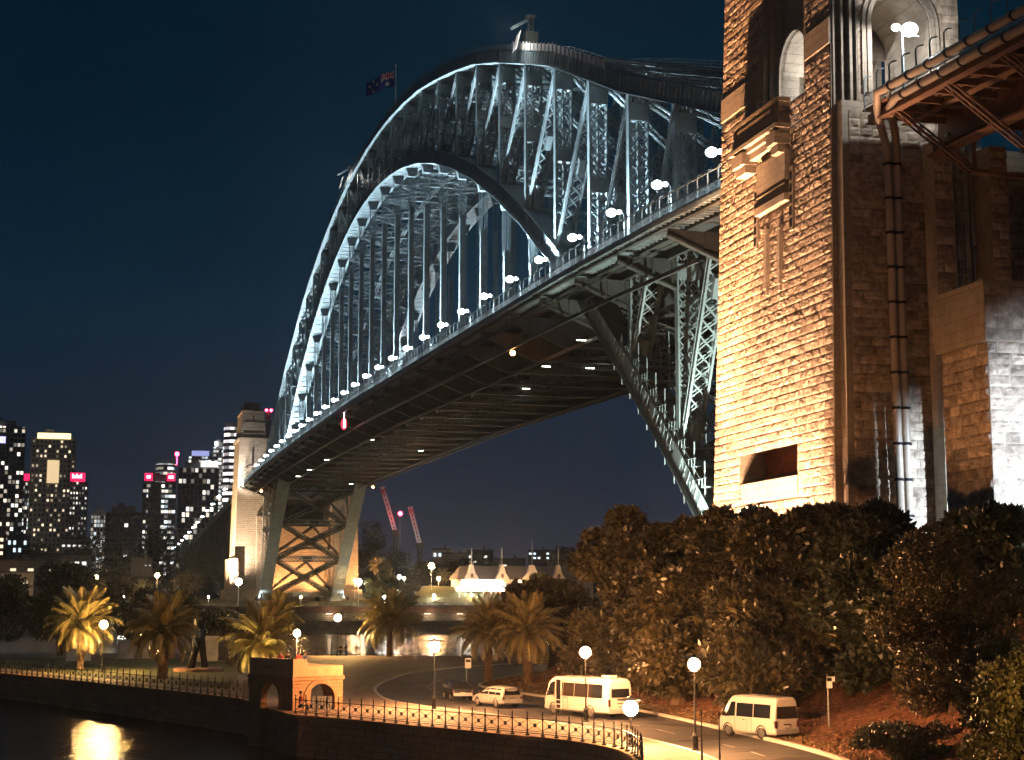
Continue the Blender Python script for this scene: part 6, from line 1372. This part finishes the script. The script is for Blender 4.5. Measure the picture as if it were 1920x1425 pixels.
def tower(label, x, y, w, d, z0, z1, cell, lit, col, base, gridc, st=1.6, crown=None, rnd=False, mull=.35, sp=.9, rz=0, seed=1, wcol=None, name='office_tower'):
    e = empty(name, (x, y, z0), rz, label, 'tower block'); H = z1-z0; m = MB(); gm_ = MB()
    nx_ = max(2, round(w/cell[0])); ny_ = max(2, round(d/cell[0])); w = nx_*cell[0]; d = ny_*cell[0]
    if rnd:
        P = [(w/2*math.cos(a)*(abs(math.cos(a))**-.4 if abs(math.cos(a)) > .01 else 1)*.8, d/2*math.sin(a)) for a in [2*math.pi*i/24 for i in range(24)]]; m.prism([(p[0], p[1]) for p in P], 0, H)
        k = int(H/cell[1])
        for i in range(k+1): gm_.prism([(p[0]*1.02, p[1]*1.02) for p in P], i*cell[1]-sp/2, i*cell[1]+sp/2)
    else:
        m.box(0, w, 0, d, 0, H); k = int(H/cell[1])
        for i in range(k+1): gm_.box(-.25, w+.25, -.25, d+.25, i*cell[1]-sp/2, i*cell[1]+sp/2)
        if mull:
            for i in range(nx_+1): gm_.box(i*cell[0]-mull, i*cell[0]+mull, -.3, -.02, 0, H)
            for i in range(ny_+1): gm_.box(w+.02, w+.3, i*cell[0]-mull, i*cell[0]+mull, 0, H); gm_.box(-.3, -.02, i*cell[0]-mull, i*cell[0]+mull, 0, H)
    m.build('windows', wmat(name+'_lit_windows', lit, col, cell, (.01, .012, .015), st, seed, wcol), e); gm_.build('facade_grid', gridc, e)
    m = MB(); 
    if rnd: m.box(-w*.3, w*.3, -d*.3, d*.3, H, H+4)
    else: m.box(w*.15, w*.8, d*.2, d*.8, H, H+4.5); m.box(w*.3, w*.5, d*.3, d*.6, H+4.5, H+7)
    m.build('plant_room', gridc, e); return e, w, d, H
DG = mat('dark_cladding', (.10, .11, .13), .6); MG = mat('mid_concrete', (.30, .28, .25), .8); PG = mat('pale_concrete', (.42, .40, .36), .8)
WH = (1, .97, .9); YL = (1, .80, .52); CL = (.72, .9, 1)
def pos(px, D): 
    # bearing of a column of the picture -> ground point at distance D from the viewpoint
    a = .261+math.atan((px-960)/2976); return (-87.64+D*math.sin(a), -167.8+D*math.cos(a))
def zat(py, px, D): return 10.9+(1132-py)*D*math.cos(math.atan((px-960)/2976))/2976
def tw(label, pxl, pxr, pyt, D, cell, lit, col, gridc, st, seed, **k):
    cell = (cell[0]*.82, cell[1]*.9); x, y = pos(pxl, D); x2, y2 = pos(pxr, D); w = math.hypot(x2-x, y2-y); rz = -math.atan2(y-y2, x2-x) if False else math.atan2(y2-y, x2-x)
    z1 = zat(pyt, (pxl+pxr)/2, D); 
    if k.get('rnd'): x, y = (x+x2)/2, (y+y2)/2
    return tower(label, x, y, w, k.pop('d', w*.7), 12, z1, cell, lit, col, None, gridc, st, rz=rz, seed=seed, **k)
T1 = tw('tall dark glass tower with scattered white lit offices at the left edge', -45, 42, 800, 1250, (3.4, 3.9), .36, WH, DG, 1.7, 1)
T2 = tw('broad dark residential tower with a glowing yellow crown strip and yellow windows', 56, 138, 822, 1300, (3.7, 4.3), .33, YL, MG, 1.3, 2, mull=.75, sp=1.9)
T3 = tw('slim pale office block with a red rooftop sign, right of the yellow-crowned tower', 131, 164, 906, 1150, (2.4, 3.9), .50, WH, PG, 1.5, 3, mull=.5, sp=1.9)
T4 = tw('small white-lit block standing alone between the pale tower and the dark block', 172, 199, 966, 1400, (3.2, 3.9), .55, CL, PG, 1.4, 4)
T5 = tw('low dark unlit tower left of the red-signed glass tower', 200, 268, 962, 1200, (4, 4), .03, CL, DG, 1.2, 5)
T6 = tw('glass tower with bright banded floors and two red rooftop signs', 268, 332, 905, 1200, (3.2, 4.2), .48, CL, DG, 1.9, 6, mull=.15, sp=1.6)
T7 = tw('rounded tower with bright white floor bands behind the red-signed tower', 285, 334, 873, 1350, (4, 4.6), .72, CL, DG, 2.0, 7, mull=0, sp=1.9, rnd=True, d=24)
T8 = tw('big dark tower with scattered warm windows right of the red-signed tower', 334, 412, 880, 1150, (3.4, 4.4), .27, WH, DG, 1.8, 8)
T9 = tw('glass tower with a bright white top storey and blue roof sign', 352, 408, 858, 1420, (3.4, 4.2), .6, CL, DG, 2.0, 9, mull=.2, sp=1.2)
T10 = tw('white-lit slab tower just left of the round tower', 398, 424, 840, 1450, (3, 4), .78, CL, PG, 1.8, 10, mull=.15, sp=1.4)
T11 = tw('tall curved tower with purple-edged white floor bands beside the far pylon', 414, 452, 804, 1250, (4, 5.6), .8, (.93, .88, 1), DG, 2.4, 11, mull=0, sp=2.6, rnd=True, d=18)
T12 = tw('blue-lit sliver of a tower between the two leftmost towers', 36, 56, 905, 1500, (3, 4), .5, CL, DG, 1.6, 12)
T13 = tw('dark narrow tower in front of the red-signed glass tower', 279, 292, 920, 900, (4, 4), .01, CL, DG, 1, 13)
def onroof(T, nm, x0, x1, z0, z1, m, yo=-.4, th=.5):
    e, w, d, H = T; g = MB(); g.box(w*x0, w*x1, yo-th, yo, H+z0, H+z1); return g.build(nm, m, e)
onroof(T2, 'crown_light', .12, .88, -1, 3.4, emat('yellow_crown_glow', (1, .78, .35), 2.6)); onroof(T2, 'lit_atrium', .37, .64, -36, -18, emat('atrium_glow', (1, .72, .40), 1.0))
RS = emat('red_sign_glow', (1, .012, .08), 2.6); RW = emat('pink_sign_letters', (1, .55, .62), 4)
onroof(T3, 'red_sign_box', 0, .84, .5, 6.4, RS); [onroof(T3, 'sign_letter', .10+.12*k, .18+.12*k, 2.6, 5.6-(k % 2)*.9, RW, -.95, .2) for k in range(5)]
onroof(T6, 'red_sign_box', .04, .28, .5, 6, RS); onroof(T6, 'red_sign_box', .72, .97, .5, 6, RS); onroof(T6, 'sign_letters', .1, .22, 2.2, 4.4, RW, -.95, .2); onroof(T6, 'sign_letters', .77, .92, 2.2, 4.4, RW, -.95, .2)
onroof(T9, 'blue_roof_sign', .1, .7, .5, 5, emat('blue_sign_glow', (.45, .5, 1), .9)); onroof(T10, 'white_beacon', .1, .3, 1, 5, emat('white_beacon_glow', (.9, .95, 1), 8)); onroof(T8, 'white_crown', .55, .98, 1, 5, emat('white_crown_glow', (1, .95, .85), 2.5)); onroof(T12, 'red_sign_box', .1, .9, 1, 7, RS); onroof(T1, 'blue_sign', .3, .58, -13, -8, emat('violet_sign', (.55, .5, 1), 2.0))
g = MB(); g.sphere((T7[1]*.75-T7[1]*.3, 0, T7[3]+9), 1.8, 10, 7); g.tube([(T7[1]*.45, 0, T7[3]), (T7[1]*.45, 0, T7[3]+8)], .3, 6); g.build('red_beacon', M['red'], T7[0])
# red mast light behind the left far pylon
e = empty('beacon_mast', (*pos(500, 900), 30), 0, 'dark mast with two red lights just right of the far pylon top', 'mast'); zt_ = zat(772, 500, 900)-30; m_ = MB(); m_.box(-1.2, 1.2, -1.2, 1.2, 0, zt_); m_.build('shaft', DG, e); m_ = MB(); m_.sphere((-1.2, -1.3, zt_+.4), .8, 8, 6); m_.sphere((1.4, -1.3, zt_+.4), .8, 8, 6); m_.build('red_lights', M['red'], e)
# low waterside buildings, left
def low(label, pxl, pxr, pyt, pyb, D, base, col, cell, lit, st, seed, roof=None):
    x, y = pos(pxl, D); x2, y2 = pos(pxr, D); w = math.hypot(x2-x, y2-y); z1 = zat(pyt, pxl, D); z0 = zat(pyb, pxl, D)
    e = empty('waterside_building', (x, y, z0), math.atan2(y2-y, x2-x), label, 'building', None); m = MB(); m.box(0, w, 0, 12, -4, z1-z0); m.build('walls', base, e)
    r = random.Random(seed); k = 0
    fl = max(1, int((z1-z0)/cell[1])); c = max(1, int(w/cell[0])); mats = emat('window_glow_%d' % seed, col, st)
    for j in range(fl):
        for i in range(c):
            if r.random() < lit and k < 60:
                g = MB(); g.box(i*cell[0]+.7, (i+1)*cell[0]-.7, -.1, -.02, j*cell[1]+1, (j+1)*cell[1]-.8); g.build('window', mats, e); k += 1
    m = MB(); m.box(-.4, w+.4, -.4, 12.4, z1-z0, z1-z0+.8); m.box(w*.6, w*.7, 3, 6, z1-z0+.8, z1-z0+3); m.build('roof', roof or DG, e)
BR = mat('red_brick_wall', (.24, .10, .06), .85, 0, .2, 1)
low('red brick warehouse with arched lit windows at the left edge', -20, 16, 1006, 1045, 900, BR, YL, (3, 3.6), .8, 1.6, 21); low('dark building with a row of tall lit windows right of the brick warehouse', 17, 60, 1008, 1040, 900, DG, CL, (2.7, 4), .55, 1.4, 22)
low('long low dark building with scattered lit windows', 50, 175, 1042, 1064, 850, MG, WH, (3.5, 3.6), .28, 1.5, 23); low('long low house with cream lit windows', -10, 110, 1052, 1076, 800, MG, YL, (4, 3.2), .4, 1.4, 24); low('dim house with a lit verandah at the left edge below the others', -10, 70, 1075, 1100, 720, MG, YL, (4, 3.4), .45, 1.2, 25); low('low pavilion with a bright white roof strip below the pale tower', 118, 172, 1012, 1030, 950, PG, WH, (3, 3), .9, 1.2, 26)
low('house with bright windows among trees, left of the far lawn', 250, 290, 1050, 1066, 760, DG, CL, (1.9, 2.2), .5, 1.8, 27)
low('flats with white windows on the rise behind the pavilion', 875, 925, 1034, 1060, 1000, DG, WH, (3.4, 3.2), .4, 2.0, 28); low('wide dark building with a few lit rooms behind the pavilion', 830, 880, 1040, 1062, 900, MG, YL, (3.4, 3.2), .3, 1.8, 29); low('hilltop flats with lit rows at the right of the pavilion', 990, 1032, 1034, 1052, 1100, DG, CL, (3, 3), .5, 1.8, 30); low('white box building left of the flats', 812, 848, 1032, 1048, 1000, PG, CL, (3, 4), .7, 1.5, 31)
low('distant low roofs with a few lamps between the flats', 930, 985, 1050, 1066, 1100, DG, WH, (4, 3), .3, 1.8, 32)
# cranes
def tcrane(label, D, base, top, tip2=None):
    e = empty('tower_crane', (*pos(base[0], D), 20), 0, label, 'crane', 'construction cranes right of the far pylon')
    b = Vector((*pos(base[0], D), zat(base[1], base[0], D))); t = Vector((*pos(top[0], D), zat(top[1], top[0], D))); o = e.location
    m = MB(); m.laced(b-o, t-o, 1.9, 1.9, (1, 0, 0), 2.6, .3, .22, True); m.build('jib', M['white'], e)
    m = MB(); m.laced((b.x-o.x, b.y-o.y, 0), tuple(b-o), 2.2, 2.2, (1, 0, 0), 3, .35, .2, True); m.box(b.x-o.x-2, b.x-o.x+2, b.y-o.y-2, b.y-o.y+2, b.z-o.z-2, b.z-o.z+1.4); m.build('mast', M['steel_dark'], e)
    q = b+(t-b)*.82-o; q2 = b+(t-b)*.95-o; m = MB(); m.laced(q, q2, 2.1, 2.1, (1, 0, 0), 2, .4, .3, True); m.build('red_section', mat('red_paint', (.5, .03, .05), .5), e)
    light('crane_light', 'POINT', tuple(b+Vector((-4, -14, 4))), 1800, (1, .9, .85), size=.5); return e
tcrane('lattice crane jib leaning left, nearer the bridge', 950, (742, 1000), (716, 914)); tcrane('lattice crane jib with a red tip, right of the other crane', 950, (788, 1024), (769, 952))
e = empty('beacon', (*pos(751, 940), zat(965, 751, 940)), 0, 'single red aircraft warning light between the two cranes', 'beacon light'); m_ = MB(); m_.sphere((0, 0, 0), 1.3, 10, 7); m_.build('lens', M['red'], e); m_ = MB(); m_.tube([(0, 0, -1), (0, 0, -14)], .3, 6); m_.tube([(0, 0, -14), (1, 0, -60)], .5, 6); m_.build('mast', DG, e)
# ================================================================ thin night haze round the whole place
hm = bpy.data.materials.new('haze'); hm.use_nodes = True; n = hm.node_tree; n.nodes.clear(); ou = n.nodes.new('ShaderNodeOutputMaterial'); pvv = n.nodes.new('ShaderNodeVolumePrincipled')
pvv.inputs['Color'].default_value = (.72, .86, 1, 1); pvv.inputs['Density'].default_value = .0001; pvv.inputs['Anisotropy'].default_value = .75
n.links.new(pvv.outputs[0], ou.inputs['Volume'])
mb = MB(); mb.box(-1520, 1520, -420, 3600, -2.5, 330); hb_ = mb.build('haze', hm); hb_['kind'] = 'stuff'; hb_['label'] = 'thin night haze over the harbour'
cy.volume_bounces = 0
